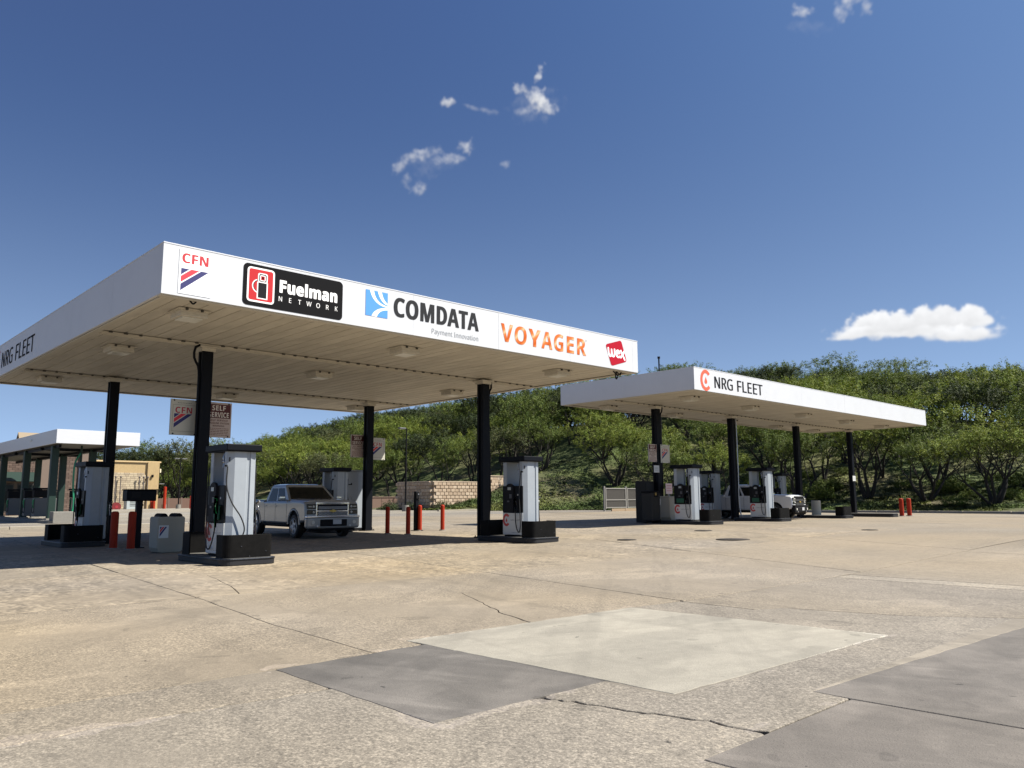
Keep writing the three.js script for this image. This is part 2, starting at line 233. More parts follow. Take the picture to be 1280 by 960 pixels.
const J1 = z => 4.31 + (-6.6 - z) * 0.1, J2 = z => 9.42 + (-6.6 - z) * 0.19, J3 = z => 15.1 + (-6.6 - z) * 0.44, J4 = z => 21.2 + (-6.6 - z) * 0.47, J0 = z => -1.0 + (-6.6 - z) * 0.08;
// a hairline crack cut into a slab: the outline runs in along one side and back along the other
const notch = (pts, w) => [...pts.map(([x, z], i) => [x - w * (1 - 0.8 * i / (pts.length - 1)), z]), ...pts.slice().reverse().map(([x, z], i) => [x + w * (0.2 + 0.8 * i / (pts.length - 1)), z])];
function jag(pts, n, amp, seed) { const out = []; for (let k = 0; k < pts.length - 1; k++) { const [ax, az] = pts[k], [bx2, bz] = pts[k + 1]; for (let i = 0; i < n; i++) { const t = i / n, j = i || k ? 1 : 0; out.push([lerp(ax, bx2, t) + j * (h2(k * 31 + i, seed) - 0.5) * amp, lerp(az, bz, t) + j * (h2(k * 31 + i, seed + 5) - 0.5) * amp]); } } out.push(pts[pts.length - 1]); return out; }
const c5 = jag([[4.19, -4.16], [4.28, -3.94], [4.36, -3.51], [4.45, -3.27], [4.53, -3.02], [4.55, -2.63]], 4, 0.045, 3);
const c6 = jag([[-1.2, -5.52], [0.4, -5.60], [1.24, -5.56], [1.92, -5.58], [2.60, -5.53], [3.24, -5.47]], 6, 0.05, 7);
const jb2 = jag([[9.36, -6.55], [9.35, -6.19], [9.33, -5.44], [9.75, -5.22], [10.03, -4.02], [10.82, -2.85], [11.2, -2.66]], 4, 0.03, 11);
const j1n = jag([[J1(-11.84), -11.84], [4.42, -8.58], [4.30, -6.62]], 10, 0.03, 15);
const near = { edge: 0.22 };
const eTop = jag([[4.88, -6.74], [8.40, -6.67]], 22, 0.022, 41), eRight = jag([[8.40, -6.67], [8.57, -3.49]], 18, 0.022, 42), eBot = jag([[8.57, -3.49], [4.96, -3.57]], 22, 0.02, 43), eLeft = jag([[4.96, -3.57], [4.88, -6.74]], 20, 0.018, 44), dTop = jag([[3.30, -6.395], [4.872, -6.45]], 12, 0.025, 45), dBot = jag([[4.935, -4.185], [3.255, -4.185]], 14, 0.02, 46), dLeft = jag([[3.255, -4.185], [3.30, -6.395]], 14, 0.02, 47), sTop = jag([[5.75, -2.915], [10.11, -2.67]], 26, 0.022, 48);
const rev = e => e.slice().reverse(), between = (e, f) => e.filter(f);
// left of the first joint, nearest rows
slab([[-6, -6.402], [3.292, -6.39], ...rev(between(dLeft, q => q[1] < -5.5)).slice(1), [3.275, -5.50], ...c6.slice().reverse().slice(1).map(([x, z]) => [x, z - 0.006]), [-6, -5.5]], mixc(TAN, GREY, 0.55), near);
slab([[-6, -5.48], ...c6.map(([x, z], i) => [x, z + 0.004 + 0.012 * h2(i, 77)]), [3.272, -5.46], ...rev(between(dLeft, q => q[1] > -5.44)), ...rev(between(dBot, q => q[0] < 4.16)).slice(1), [4.17, -4.165], ...c5.map(([x, z], i) => [x - 0.006 - 0.012 * h2(i, 71), z]), [4.52, -2.61], [3.86, -2.60], [3.86, 3], [-6, 3]], mixc(TAN, GREY, 0.85), near);
slab([[-6, -11.83], [-1, -11.85], [2.39, -11.86], ...j1n.map(([x, z]) => [x - 0.004, z]), [4.29, -6.44], ...rev(between(dTop, q => q[0] < 4.27)), [-6, -6.41]], mixc(TAN, GREY, 0.12), { edge: 0.3 });
// the two repaired panels
slab([...eTop, ...eRight.slice(1), ...eBot.slice(1), ...eLeft.slice(1, -1)], PALE, { edge: 0.22, dy: 0.002 });
slab([...dTop, ...rev(between(eLeft, q => q[1] > -6.44 && q[1] < -4.2)).reverse().reverse(), ...dBot, ...dLeft.slice(1, -1)], DARK, { edge: 0.2, dy: 0 });
// between the repairs and the dark row
slab([[4.23, -4.165], ...rev(between(dBot, q => q[0] > 4.25)), ...rev(between(eLeft, q => q[1] > -4.17)), ...rev(eBot).slice(1), ...rev(eRight).slice(1), [9.35, -6.58], ...jb2.map(([x, z], i) => [x - 0.006 - 0.010 * h2(i, 75), z]).slice(1), ...rev(sTop), [5.725, -2.635], [4.60, -2.622], ...c5.slice(1).reverse().slice(1).map(([x, z], i) => [x + 0.006 + 0.014 * h2(i, 72), z])], mixc(TAN, GREY, 0.9), near);
slab([[3.87, -2.605], [5.715, -2.617], [5.745, -1.58], [5.76, 3], [3.87, 3]], mixc(DARK2, DARK, 0.2), { edge: 0.2 });
slab([...sTop, [13.9, -2.62], [13.9, 3], [5.785, 3], [5.765, -1.58], [5.735, -2.62]], mixc(DARK2, DARK, 0.45), { edge: 0.25 });
// right of the second joint
slab([...jb2.map(([x, z], i) => [x + 0.006 + 0.010 * h2(i, 76), z]).reverse(), [13.9, -6.55], [13.9, -2.65]], mixc(TAN, GREY, 0.5), { edge: 0.3 });
slab([[13.93, -6.55], [14.5, -6.5], [14.5, -1], [13.93, -1]], mixc(PALE, TAN, 0.72), { edge: 0.3 });
slab([[14.53, -6.55], [20.6, -6.55], [20.2, 2], [14.53, 2]], mixc(TAN, GREY, 0.35), { edge: 0.5 });
slab([[20.63, -6.55], [33, -6.55], [33, 2], [20.23, 2]], mixc(TAN, GREY, 0.3), { edge: 0.8 });
// second row between the joints, with the crack that stops at the pale repair
const c4 = jag([[6.60, -6.705], [6.78, -7.2], [6.99, -7.72], [7.2, -8.1], [7.42, -8.56], [7.9, -9.5]], 3, 0.05, 21);
slab([...j1n.map(([x, z]) => [x + 0.006, z]), [4.30, -6.465], ...between(dTop, q => q[0] > 4.32).map(([x, z], i) => [x, z - 0.008 - 0.014 * h2(i, 73)]), [4.868, -6.52], ...between(eTop, q => q[0] < 6.55), ...notch(c4, 0.011), ...between(eTop, q => q[0] > 6.65), [9.42, -6.62], [J2(-8.5), -8.5], [J2(-11.84), -11.84]], mixc(TAN, GREY, 0.25), { edge: 0.25 });
const c8 = jag([[5.5, -11.9], [5.97, -13.35], [6.37, -15.2]], 4, 0.05, 23);
slab([[J1(-17), -17], [J1(-14.2), -14.2], [J1(-11.87), -11.87], ...notch(c8, 0.006), [J2(-11.87), -11.87], [J2(-14.4), -14.4], [J2(-17), -17]], TAN, { edge: 0.35 });
slab([[J2(-11.84) + 0.02, -11.84], [J2(-6.6) + 0.02, -6.58], [J3(-6.6), -6.58], [J3(-11.84), -11.84]], mixc(TAN, GREY, 0.35), { edge: 0.4 });
slab([[J3(-11.84) + 0.02, -11.84], [J3(-6.6) + 0.02, -6.58], [J4(-6.6), -6.58], [J4(-11.84), -11.84]], mixc(TAN, GREY, 0.3), { edge: 0.6 });
slab([[-6, -17], [J1(-17) - 0.01, -17], [J1(-11.86) - 0.01, -11.88], [2.39, -11.89], [-6, -11.86]], mixc(TAN, GREY, 0.05), { edge: 0.4 });
// the rest of the paving, row by row
const rows = [-11.86, -17.02, -22.2, -27.4, -32.6, -38];
const lines = [z => -15, z => -6.0, z => J1(z), J2, J3, J4, z => J4(z) + 7, z => J4(z) + 14, z => J4(z) + 21, z => J4(z) + 28, z => J4(z) + 35];
for (let r = 0; r < rows.length - 1; r++) for (let k = 0; k < lines.length - 1; k++) {
  const a = rows[r], b = rows[r + 1]; if (r === 0 && (k === 1 || k === 2)) continue;
  const L = lines[k], R = lines[k + 1], j = 0.012; if (L(b) > 61.5) continue;
  const x = v => Math.min(v, 61.9 - 0.2 * (k > 8 ? 1 : 0));
  const P = [[x(L(b) + j), b + j], [x(R(b) - j), b + j], [x(R(a) - j), a - j], [x(L(a) + j), a - j]]; if (P[1][0] - P[0][0] < 0.3) continue;
  slab(P, mixc(TAN, GREY, 0.1 + 0.35 * h2(r, k, 4)), { edge: r < 2 && k < 5 ? 0.5 : 0.9, dy: (h2(r, k, 8) - 0.5) * 0.006 });
}
slab([[J4(-6.6) + 0.03, -6.6], [61.9, -6.6], [61.9, -11.84], [J4(-11.84) + 0.03, -11.84]], mixc(TAN, GREY, 0.3), { edge: 1 });
slab([[33.03, -6.55], [61.9, -6.55], [61.9, 2], [33.03, 2]], mixc(TAN, GREY, 0.3), { edge: 1.2 });
for (let r = 0; r < 2; r++) for (let k = 0; k < 8; k++) { const x0 = -24 + k * 10.7, z0 = -38.03 - r * 4.6; if (x0 > 52) continue; slab([[x0, z0 - 4.57], [Math.min(61.9, x0 + 10.67), z0 - 4.57], [Math.min(61.9, x0 + 10.67), z0], [x0, z0]], mixc(TAN, GREY, 0.25 + 0.3 * h2(r, k, 40)), { edge: 1.4 }); }
// the service road behind the forecourt: worn grey asphalt, and the neighbour's pale concrete apron beyond
const ROADT = [0.185, 0.168, 0.142];
for (let k = 0; k < 7; k++) { const x0 = -28 + k * 12.9; slab([[x0, -56.4], [x0 + 12.87, -56.4], [x0 + 12.87, -47.3], [x0, -47.3]], mixc(ROADT, TAN, 0.12 + 0.2 * h2(k, 3, 9)), { edge: 1.5 }); }
for (let k = 0; k < 5; k++) for (let r = 0; r < 5; r++) { const x0 = -30 + k * 16.6, z0 = -56.5 - r * 20; slab([[x0, z0 - 19.9], [x0 + 16.55, z0 - 19.9], [x0 + 16.55, z0], [x0, z0]], mixc(PALE, GREY, 0.25 + 0.35 * h2(k, r, 19)), { edge: 3 }); }

const concreteMat = new THREE.MeshStandardMaterial({ color: col(0.36, 0.32, 0.25), map: smoothTex, bumpMap: smoothTex, bumpScale: 0.003, roughness: 0.9 });
const greyConcrete = new THREE.MeshStandardMaterial({ color: col(0.25, 0.235, 0.205), map: smoothTex, bumpMap: smoothTex, bumpScale: 0.003, roughness: 0.92 });
{ // kerbs
  const k = new THREE.Group(); k.name = 'kerb'; struct(k); scene.add(k);
  for (let i = 0; i < 12; i++) part('kerb_stone', worldUV(bx(2.98, 0.2, 0.28, -10 + i * 3, 0.05, -47.2, 0.03), 0.5), concreteMat, k);
  const k2 = new THREE.Group(); k2.name = 'kerb_001'; struct(k2); scene.add(k2);
  for (let i = 0; i < 17; i++) part('kerb_stone', worldUV(bx(0.26, 0.3, 2.97, toe(0) * 0 + 62.15, 0.24, 0 - i * 3, 0.03), 0.5), concreteMat, k2);
  const k3 = new THREE.Group(); k3.name = 'kerb_002'; struct(k3); scene.add(k3);
  for (let i = 0; i < 4; i++) part('kerb_stone', worldUV(bx(2.97, 0.24, 0.26, 50.5 + i * 3, 0.26, -62.6 - i * 0.1, 0.03), 0.5), concreteMat, k3);
}

/* the hill: one sheet of earth and grass to the horizon */
{
  const W = 150, H = 230, xs = i => -420 + 900 * Math.pow(i / W, 1), g = new THREE.BufferGeometry(), P = [], Cc = [], I = [], UV = [];
  const X = []; for (let x = -600; x < 30; x += 30) X.push(x); for (let x = 30; x < 130; x += 1.5) X.push(x); for (let x = 130; x <= 700; x += 30) X.push(x);
  const Z = []; for (let z = 300; z > 12; z -= 30) Z.push(z); for (let z = 12; z > -170; z -= 1.6) Z.push(z); for (let z = -170; z >= -900; z -= 30) Z.push(z);
  for (const z of Z) for (const x of X) {
    const d = x - toe(z); let y = d > 0 ? hillY(x, z) : Math.min(groundY(x), 0.23) - 0.13; P.push(x, y, z); UV.push(x / 3, z / 3);
    const n = fbm(x * 0.13, z * 0.13, 4, 2), m = fbm(x * 0.6, z * 0.6, 3, 6), dry = sstep(0.45, 0.62, n), bare = sstep(0.62, 0.72, fbm(x * 0.2 + 9, z * 0.2, 4, 12));
    let c = mixc([0.098, 0.132, 0.034], [0.155, 0.16, 0.058], dry); c = mixc(c, [0.17, 0.13, 0.08], bare * 0.6); c = c.map(v => v * (0.82 + 0.36 * m));
    if (d < 0.3) c = mixc(GREY, [0.2, 0.17, 0.1], 0.4);
    Cc.push(...c);
  }
  const nx = X.length; for (let j = 0; j < Z.length - 1; j++) for (let i = 0; i < nx - 1; i++) { const a = j * nx + i; I.push(a, a + 1, a + nx, a + 1, a + nx + 1, a + nx); }
  g.setAttribute('position', new THREE.Float32BufferAttribute(P, 3)); g.setAttribute('color', new THREE.Float32BufferAttribute(Cc, 3)); g.setAttribute('uv', new THREE.Float32BufferAttribute(UV, 2)); g.setIndex(I); g.computeVertexNormals();
  const n = g.attributes.normal; if (n.getY(5) < 0) { const ix = g.index.array; for (let i = 0; i < ix.length; i += 3) { const t = ix[i]; ix[i] = ix[i + 1]; ix[i + 1] = t; } g.computeVertexNormals(); }
  const m = new THREE.Mesh(g, new THREE.MeshStandardMaterial({ vertexColors: true, map: aggTex, bumpMap: aggTex, bumpScale: 0.03, roughness: 1 })); m.name = 'hill'; m.castShadow = m.receiveShadow = true; struct(m); scene.add(m);
}

/* ------------------------------------------------------------------ lettering and print */
const SANS = 'sans-serif';
function fit(x, text, font, left, base, width, height, weight = 'bold') { // text stretched to a box: cap height and width given
  x.save(); x.font = `${weight} 200px ${font}`; const m = x.measureText(text); x.translate(left, base); x.scale(width / m.width, height / 146); x.fillText(text, 0, 0); x.restore();
}
function stripes(x, X, Y, w, h) { // two-coloured slanting flag
  const P = (pts, c) => { x.fillStyle = c; x.beginPath(); pts.forEach(([a, b], i) => x[i ? 'lineTo' : 'moveTo'](X + a * w, Y + b * h)); x.fill(); };
  P([[0, 0], [0.30, 0], [0, 0.30]], '#2b2a63'); P([[0.37, 0], [0.66, 0], [0, 0.63], [0, 0.36]], '#c9323d'); P([[0.73, 0], [1, 0], [0, 1], [0, 0.70]], '#2b2a63');
}
const cfnTex = canvas(512, 712, (x, w, h) => {
  x.fillStyle = '#f4f4f2'; x.fillRect(0, 0, w, h); x.strokeStyle = '#a9adb2'; x.lineWidth = 5; x.strokeRect(4, 4, w - 8, h - 8);
  x.fillStyle = '#b8242c'; for (const k of [-4, 0, 4]) fit(x, 'CFN', SANS, 34 + k, 218, 440, 158);
  x.fillStyle = '#9aa0a8'; fit(x, 'A FleetCor Company', SANS, 36, 272, 430, 30, 'normal');
  stripes(x, 36, 308, 430, 360);
});
const cfnPoleTex = canvas(384, 512, (x, w, h) => {
  x.fillStyle = '#bfbcae'; x.fillRect(0, 0, w, h); x.strokeStyle = '#6e6a60'; x.lineWidth = 4; x.strokeRect(30, 78, w - 60, h - 130);
  x.fillStyle = '#55524c'; for (let i = 0; i < 9; i++) x.fillRect(92 + i * 22, 44 + (i % 3), 13, 9);
  x.fillStyle = '#a3303c'; fit(x, 'CFN', SANS, 56, 196, 250, 88); stripes(x, 50, 206, 250, 205);
});
const selfTex = canvas(384, 512, (x, w, h) => {
  x.fillStyle = '#b9a79c'; x.fillRect(0, 0, w, h); x.fillStyle = '#4d1717'; x.fillRect(14, 26, w - 28, 206);
  x.fillStyle = '#d8cfc2'; fit(x, 'SELF', SANS, 80, 118, 220, 76); fit(x, 'SERVICE', SANS, 34, 218, 316, 76);
  x.fillStyle = '#43201e'; fit(x, 'SELF SERVICE', SANS, 50, 276, 284, 28); fit(x, 'GASOLINE STATION', SANS, 30, 318, 326, 28); fit(x, 'WARNING', SANS, 100, 356, 184, 24);
  x.fillStyle = '#6a4a44'; const r = rng(4); for (let l = 0; l < 5; l++) { let c = 34; while (c < 340) { const q = 12 + r() * 40; x.fillRect(c, 378 + l * 24, Math.min(q, 350 - c), 9); c += q + 8; } }
});
const fuelTex = canvas(1280, 488, (x, w, h) => {
  x.fillStyle = '#141416'; x.beginPath(); x.roundRect(2, 2, w - 4, h - 4, 54); x.fill();
  x.fillStyle = '#f5f3f0'; x.beginPath(); x.roundRect(50, 36, 330, 404, 42); x.fill(); x.fillStyle = '#bb3438'; x.beginPath(); x.roundRect(70, 56, 290, 364, 26); x.fill();
  // pump figure: pillar with a square dial head and a looped hose
  x.strokeStyle = '#f5f3f0'; x.lineWidth = 16; x.beginPath(); x.arc(190, 250, 74, Math.PI * 0.55, Math.PI * 1.4); x.stroke(); x.strokeStyle = '#232326'; x.lineWidth = 9; x.beginPath(); x.arc(192, 250, 66, Math.PI * 0.5, Math.PI * 1.42); x.stroke();
  x.fillStyle = '#f5f3f0'; x.beginPath(); x.roundRect(176, 92, 118, 116, 24); x.fill(); x.fillRect(168, 200, 130, 196); x.fillStyle = '#232326'; x.fillRect(182, 206, 102, 178); x.beginPath(); x.roundRect(190, 104, 90, 90, 18); x.fill(); x.fillStyle = '#f5f3f0'; x.beginPath(); x.roundRect(202, 116, 66, 68, 12); x.fill(); x.fillStyle = '#d8343d'; x.fillRect(212, 126, 46, 48); x.fillStyle = '#4a1014'; x.fillRect(220, 134, 30, 32);
  x.fillStyle = '#f5f3f0'; x.strokeStyle = '#f5f3f0'; x.save(); x.font = `bold 200px ${SANS}`; const mw = x.measureText('Fuelman').width; x.translate(432, 272); x.scale(780 / mw, 0.98); x.lineWidth = 12; x.lineJoin = 'round'; x.fillText('Fuelman', 0, 0); x.strokeText('Fuelman', 0, 0); x.restore();
  'NETWORK'.split('').forEach((c, i) => { x.font = `normal 78px ${SANS}`; x.textAlign = 'center'; x.fillText(c, 458 + i * 122, 380); });
});
const comTex = canvas(1536, 384, (x, w, h) => {
  x.fillStyle = '#5b96de'; x.fillRect(4, 6, 268, 268); x.lineCap = 'butt';
  x.save(); x.beginPath(); x.rect(4, 6, 268, 268); x.clip(); x.fillStyle = '#fbfbfb'; x.strokeStyle = '#fbfbfb';
  const band = (x0, w0, y1, w1) => { x.beginPath(); x.moveTo(x0, 0); x.bezierCurveTo(x0 + 14, 90, x0 + 70, y1 - 6, 280, y1); x.lineTo(280, y1 + w1); x.bezierCurveTo(x0 + 30, y1 + 16, x0 - w0 * 0.6, 80, x0 - w0, 0); x.fill(); };
  band(100, 48, 146, 14); band(196, 48, 122, 12); x.beginPath(); x.moveTo(76, 280); x.bezierCurveTo(100, 210, 170, 172, 280, 162); x.lineTo(280, 186); x.bezierCurveTo(210, 190, 152, 222, 140, 280); x.fill(); x.restore();
  x.fillStyle = '#303133'; for (const k of [-5, 0, 5]) fit(x, 'COMDATA', SANS, 340 + k, 232, 1180, 208);
  x.fillStyle = '#a4a7aa'; fit(x, 'Payment Innovation', SANS, 844, 346, 680, 56, 'normal');
});
const voyTex = canvas(1400, 256, (x, w, h) => {
  const letters = 'VOYAGER', wid = [190, 230, 205, 190, 205, 180, 200]; let X = 4;
  letters.split('').forEach((c, i) => {
    const y0 = 24 + (i % 2) * 4, cell = wid[i]; x.font = `bold 200px ${SANS}`; const lw = x.measureText(c).width, gr = x.createLinearGradient(0, -150, lw, 0); gr.addColorStop(0, '#b9521f'); gr.addColorStop(0.30, '#d0713a'); gr.addColorStop(0.42, '#eeb48c'); gr.addColorStop(0.52, '#d0713a'); gr.addColorStop(0.72, '#b9561f'); gr.addColorStop(0.88, '#e29a68'); gr.addColorStop(1, '#cf6a32');
    x.fillStyle = gr; x.strokeStyle = gr; x.save(); x.font = `bold 200px ${SANS}`; const mw = x.measureText(c).width; x.translate(X, 226); x.transform(cell * 0.93 / mw, 0, -0.03, 1.34, 0, 0); x.fillText(c, 0, 0); x.restore(); X += cell - 2;
  });
  x.fillStyle = '#b9b2ad'; x.font = `normal 34px ${SANS}`; x.fillText('®', 1366, 60);
});
const wexTex = canvas(512, 512, (x, w, h) => {
  x.save(); x.translate(256, 256); x.rotate(-0.33); x.fillStyle = '#a8182c'; x.beginPath(); x.roundRect(-186, -186, 372, 372, 40); x.fill(); x.restore();
  x.strokeStyle = '#f8f6f6'; x.lineCap = 'round'; x.lineJoin = 'round'; x.lineWidth = 38; x.save(); x.translate(256, 262); x.rotate(-0.02); x.scale(0.86, 0.95);
  const S = p => { x.beginPath(); p(); x.stroke(); };
  S(() => { x.moveTo(-206, -74); x.bezierCurveTo(-204, 20, -190, 66, -158, 62); x.bezierCurveTo(-128, 58, -122, 10, -122, -54); x.bezierCurveTo(-122, 20, -106, 66, -76, 60); x.bezierCurveTo(-46, 54, -42, 0, -44, -64); });
  S(() => { x.moveTo(0, 0); x.lineTo(88, -14); x.bezierCurveTo(84, -62, 20, -70, 2, -24); x.bezierCurveTo(-16, 30, 24, 84, 92, 48); });
  S(() => { x.moveTo(124, -60); x.lineTo(218, 92); }); S(() => { x.moveTo(226, -70); x.lineTo(116, 60); }); x.restore();
});
function ringC(x, cx, cy, R, t, c) { x.strokeStyle = c; x.lineWidth = t; x.beginPath(); x.ellipse(cx, cy, R * 0.82, R, 0, Math.PI * 0.235, Math.PI * 1.77); x.stroke(); x.fillStyle = c; x.beginPath(); x.moveTo(cx, cy - R * 0.42); x.bezierCurveTo(cx + R * 0.1, cy - R * 0.1, cx + R * 0.27, cy + R * 0.02, cx + R * 0.25, cy + R * 0.2); x.bezierCurveTo(cx + R * 0.2, cy + R * 0.46, cx - R * 0.2, cy + R * 0.46, cx - R * 0.25, cy + R * 0.2); x.bezierCurveTo(cx - R * 0.27, cy + R * 0.02, cx - R * 0.1, cy - R * 0.1, cx, cy - R * 0.42); x.fill(); }
const nrgTex = canvas(1536, 280, (x, w, h) => { ringC(x, 124, 140, 112, 44, '#e2654f'); x.fillStyle = x.strokeStyle = '#1c1d22'; x.lineWidth = 7; for (const [w0, l, wd] of [['NRG', 290, 440], ['FLEET', 800, 640]]) { fit(x, w0, SANS, l, 218, wd, 150, 'normal'); fit(x, w0, SANS, l + 5, 218, wd, 150, 'normal'); fit(x, w0, SANS, l - 5, 218, wd, 150, 'normal'); } });
const pumpTex = canvas(512, 384, (x, w, h) => { x.fillStyle = '#c4c6c4'; x.fillRect(0, 0, w, h); ringC(x, 96, 124, 92, 46, '#b8423c'); x.fillStyle = '#5a5d62'; fit(x, 'NRG FLEET', SANS, 205, 138, 250, 26, 'normal'); x.fillStyle = '#7c7f82'; for (let i = 0; i < 10; i++) x.fillRect(240 + i * 18, 344, 12, 8); });
const decal = (t, rough = 0.8) => new THREE.MeshPhysicalMaterial({ map: t, transparent: true, roughness: rough, specularIntensity: 0.2 });
const printed = (t, rough = 0.5) => new THREE.MeshStandardMaterial({ map: t, roughness: rough });

/* ------------------------------------------------------------------ canopies */
const dirtTex = noiseTex(512, (i, j) => (0.80 + 0.36 * (pfbm(i / 64, j / 64, 8, 5, 3) - 0.5)) * 255);
const M = {
  white: new THREE.MeshStandardMaterial({ color: col(0.60, 0.61, 0.625), roughness: 0.5, map: noiseTex(256, (i, j) => (0.955 + 0.06 * (pfbm(i / 32, j / 32, 8, 4, 13) - 0.5)) * 255) }),
  soffit: new THREE.MeshStandardMaterial({ color: col(0.64, 0.595, 0.505), roughness: 0.65, map: dirtTex }),
  soffitB: new THREE.MeshStandardMaterial({ color: col(0.60, 0.555, 0.47), roughness: 0.65, map: dirtTex }),
  deck: std(0.20, 0.17, 0.13, 0.8), trim: new THREE.MeshStandardMaterial({ color: col(0.64, 0.595, 0.505), roughness: 0.65, map: dirtTex }),
  black: new THREE.MeshPhysicalMaterial({ color: col(0.005, 0.006, 0.009), roughness: 0.5, specularIntensity: 0.22 }), blackRough: new THREE.MeshPhysicalMaterial({ color: col(0.009, 0.009, 0.010), roughness: 0.7, specularIntensity: 0.25 }), lens: std(0.55, 0.54, 0.48, 0.3),
  rubber: std(0.012, 0.012, 0.012, 0.6), steel: std(0.45, 0.45, 0.46, 0.35, { metalness: 0.9 }), chrome: std(0.8, 0.8, 0.82, 0.12, { metalness: 1 }),
  pump: new THREE.MeshStandardMaterial({ color: col(0.315, 0.345, 0.375), roughness: 0.4, map: noiseTex(256, (i, j) => (0.93 + 0.1 * (pfbm(i / 32, j / 32, 8, 4, 23) - 0.5)) * 255) }),
  pumpGrey: std(0.32, 0.33, 0.33, 0.5), green: std(0.012, 0.24, 0.075, 0.4), red: new THREE.MeshPhysicalMaterial({ specularIntensity: 0.3, color: col(0.40, 0.036, 0.013), roughness: 0.55, map: dirtTex }),
  glass: new THREE.MeshPhysicalMaterial({ color: col(0.008, 0.010, 0.009), roughness: 0.1, specularIntensity: 0.45 }),
};
const boltMat = std(0.05, 0.045, 0.04, 0.6);
function canopy(o) {
  const { x0, x1, z0, z1, yb, yt, cols, label, panelW } = o, t = thing('fuel_canopy', label, 'canopy', [(x0 + x1) / 2, 0, (z0 + z1) / 2]);
  const ox = -(x0 + x1) / 2, oz = -(z0 + z1) / 2, h = yt - yb, P = (n, g, m) => part(n, (Array.isArray(g) ? merge(g) : g).translate(ox, 0, oz), m, t), TH = 0.07;
  // fascia: sheet panels with fine open seams, a rolled top edge and a drip lip
  const run = (a, b, seams, f) => { const e = [a, ...seams, b]; for (let i = 0; i < e.length - 1; i++) f(e[i] + (i ? 0.0012 : 0), e[i + 1] - (i < e.length - 2 ? 0.0012 : 0), i); };
  run(x0, x1, o.seamsX, (a, b, i) => { P('fascia_panel', worldUV(bx(b - a, h, TH, (a + b) / 2, yb + h / 2, z1 - TH / 2 - h2(i, 3) * 0.002, 0.004), 0.3), M.white); P('fascia_panel', worldUV(bx(b - a, h, TH, (a + b) / 2, yb + h / 2, z0 + TH / 2, 0.008), 0.3), M.white); });
  run(z0 + TH, z1 - TH, o.seamsZ, (a, b, i) => { for (const [X, s] of [[x0, 1], [x1, -1]]) P('fascia_panel', worldUV(bx(TH, h, b - a, X + s * (TH / 2 + h2(i, 5) * 0.006), yb + h / 2, (a + b) / 2, 0.008), 0.3), M.white); });
  for (const g of [bx(x1 - x0 + 0.012, 0.03, 0.10, (x0 + x1) / 2, yt + 0.0145, z1 - 0.044, 0.006), bx(x1 - x0 + 0.012, 0.03, 0.10, (x0 + x1) / 2, yt + 0.0145, z0 + 0.044, 0.006), bx(0.10, 0.03, z1 - z0 - 0.2, x0 + 0.044, yt + 0.014, (z0 + z1) / 2, 0.006), bx(0.10, 0.03, z1 - z0 - 0.2, x1 - 0.044, yt + 0.014, (z0 + z1) / 2, 0.006)]) P('edge_trim', g, M.white);
  for (const g of [bx(x1 - x0 - 0.02, 0.03, 0.16, (x0 + x1) / 2, yb - 0.008, z1 - 0.16, 0.006), bx(x1 - x0 - 0.02, 0.03, 0.16, (x0 + x1) / 2, yb - 0.008, z0 + 0.16, 0.006), bx(0.16, 0.03, z1 - z0 - 0.5, x0 + 0.16, yb - 0.0085, (z0 + z1) / 2, 0.006), bx(0.16, 0.03, z1 - z0 - 0.5, x1 - 0.16, yb - 0.0085, (z0 + z1) / 2, 0.006)]) P('drip_lip', g, M.trim);
  P('roof_deck', bx(x1 - x0 - 2 * TH - 0.01, 0.05, z1 - z0 - 2 * TH - 0.01, (x0 + x1) / 2, yb + 0.42, (z0 + z1) / 2), M.deck);
  P('roof_backing', bx(x1 - x0 - 2 * TH - 0.02, 0.02, z1 - z0 - 2 * TH - 0.02, (x0 + x1) / 2, yb + 0.13, (z0 + z1) / 2), M.deck);
  // soffit: steel pans running front to back with open grooves between
  const n = Math.round((x1 - x0 - 0.2) / panelW), w = (x1 - x0 - 0.2) / n, L = z1 - z0 - 0.2, vars = [];
  for (let v = 0; v < 3; v++) { const g = extr([[-w / 2 + 0.011, 0.06], [-w / 2 + 0.011, 0.006], [-w / 2 + 0.017, 0], [w / 2 - 0.017, 0], [w / 2 - 0.011, 0.006], [w / 2 - 0.011, 0.06]], L); worldUV(g, 0.35); const uv = g.attributes.uv; for (let i = 0; i < uv.count; i++) uv.setXY(i, uv.getX(i) + v * 0.31, uv.getY(i) * 0.4 + v * 0.23); vars.push(g); }
  for (let i = 0; i < n; i++) { const m = part('soffit_panel', vars[i % 3], i % 4 === 1 || h2(i, 8) > 0.8 ? M.soffitB : M.soffit, t); m.position.set(x0 + 0.1 + w * (i + 0.5) + ox, yb + 0.022 + h2(i, 2) * 0.005, z0 + 0.1 + oz); }
  // beams under the pans at each row of columns, clipped at every groove
  for (const z of o.beams) { P('beam', [bx(x1 - x0 - 0.5, 0.02, 0.30, (x0 + x1) / 2, yb - 0.004, z, 0.004), bx(x1 - x0 - 0.52, 0.026, 0.02, (x0 + x1) / 2, yb - 0.0275, z + 0.10), bx(x1 - x0 - 0.52, 0.026, 0.02, (x0 + x1) / 2, yb - 0.0275, z - 0.10)], M.trim); const c = []; for (let i = 1; i < n; i++) { const r = h2(i, Math.round(z * 3)); if (r > 0.12) c.push(bx(0.05 + 0.05 * r, 0.035, 0.05, x0 + 0.1 + w * i, yb - 0.004, z + 0.165)); if (r > 0.5) c.push(bx(0.05, 0.03, 0.04, x0 + 0.1 + w * i, yb - 0.004, z - 0.165)); } struct(P('beam_clips', c, boltMat), 'stuff'); }
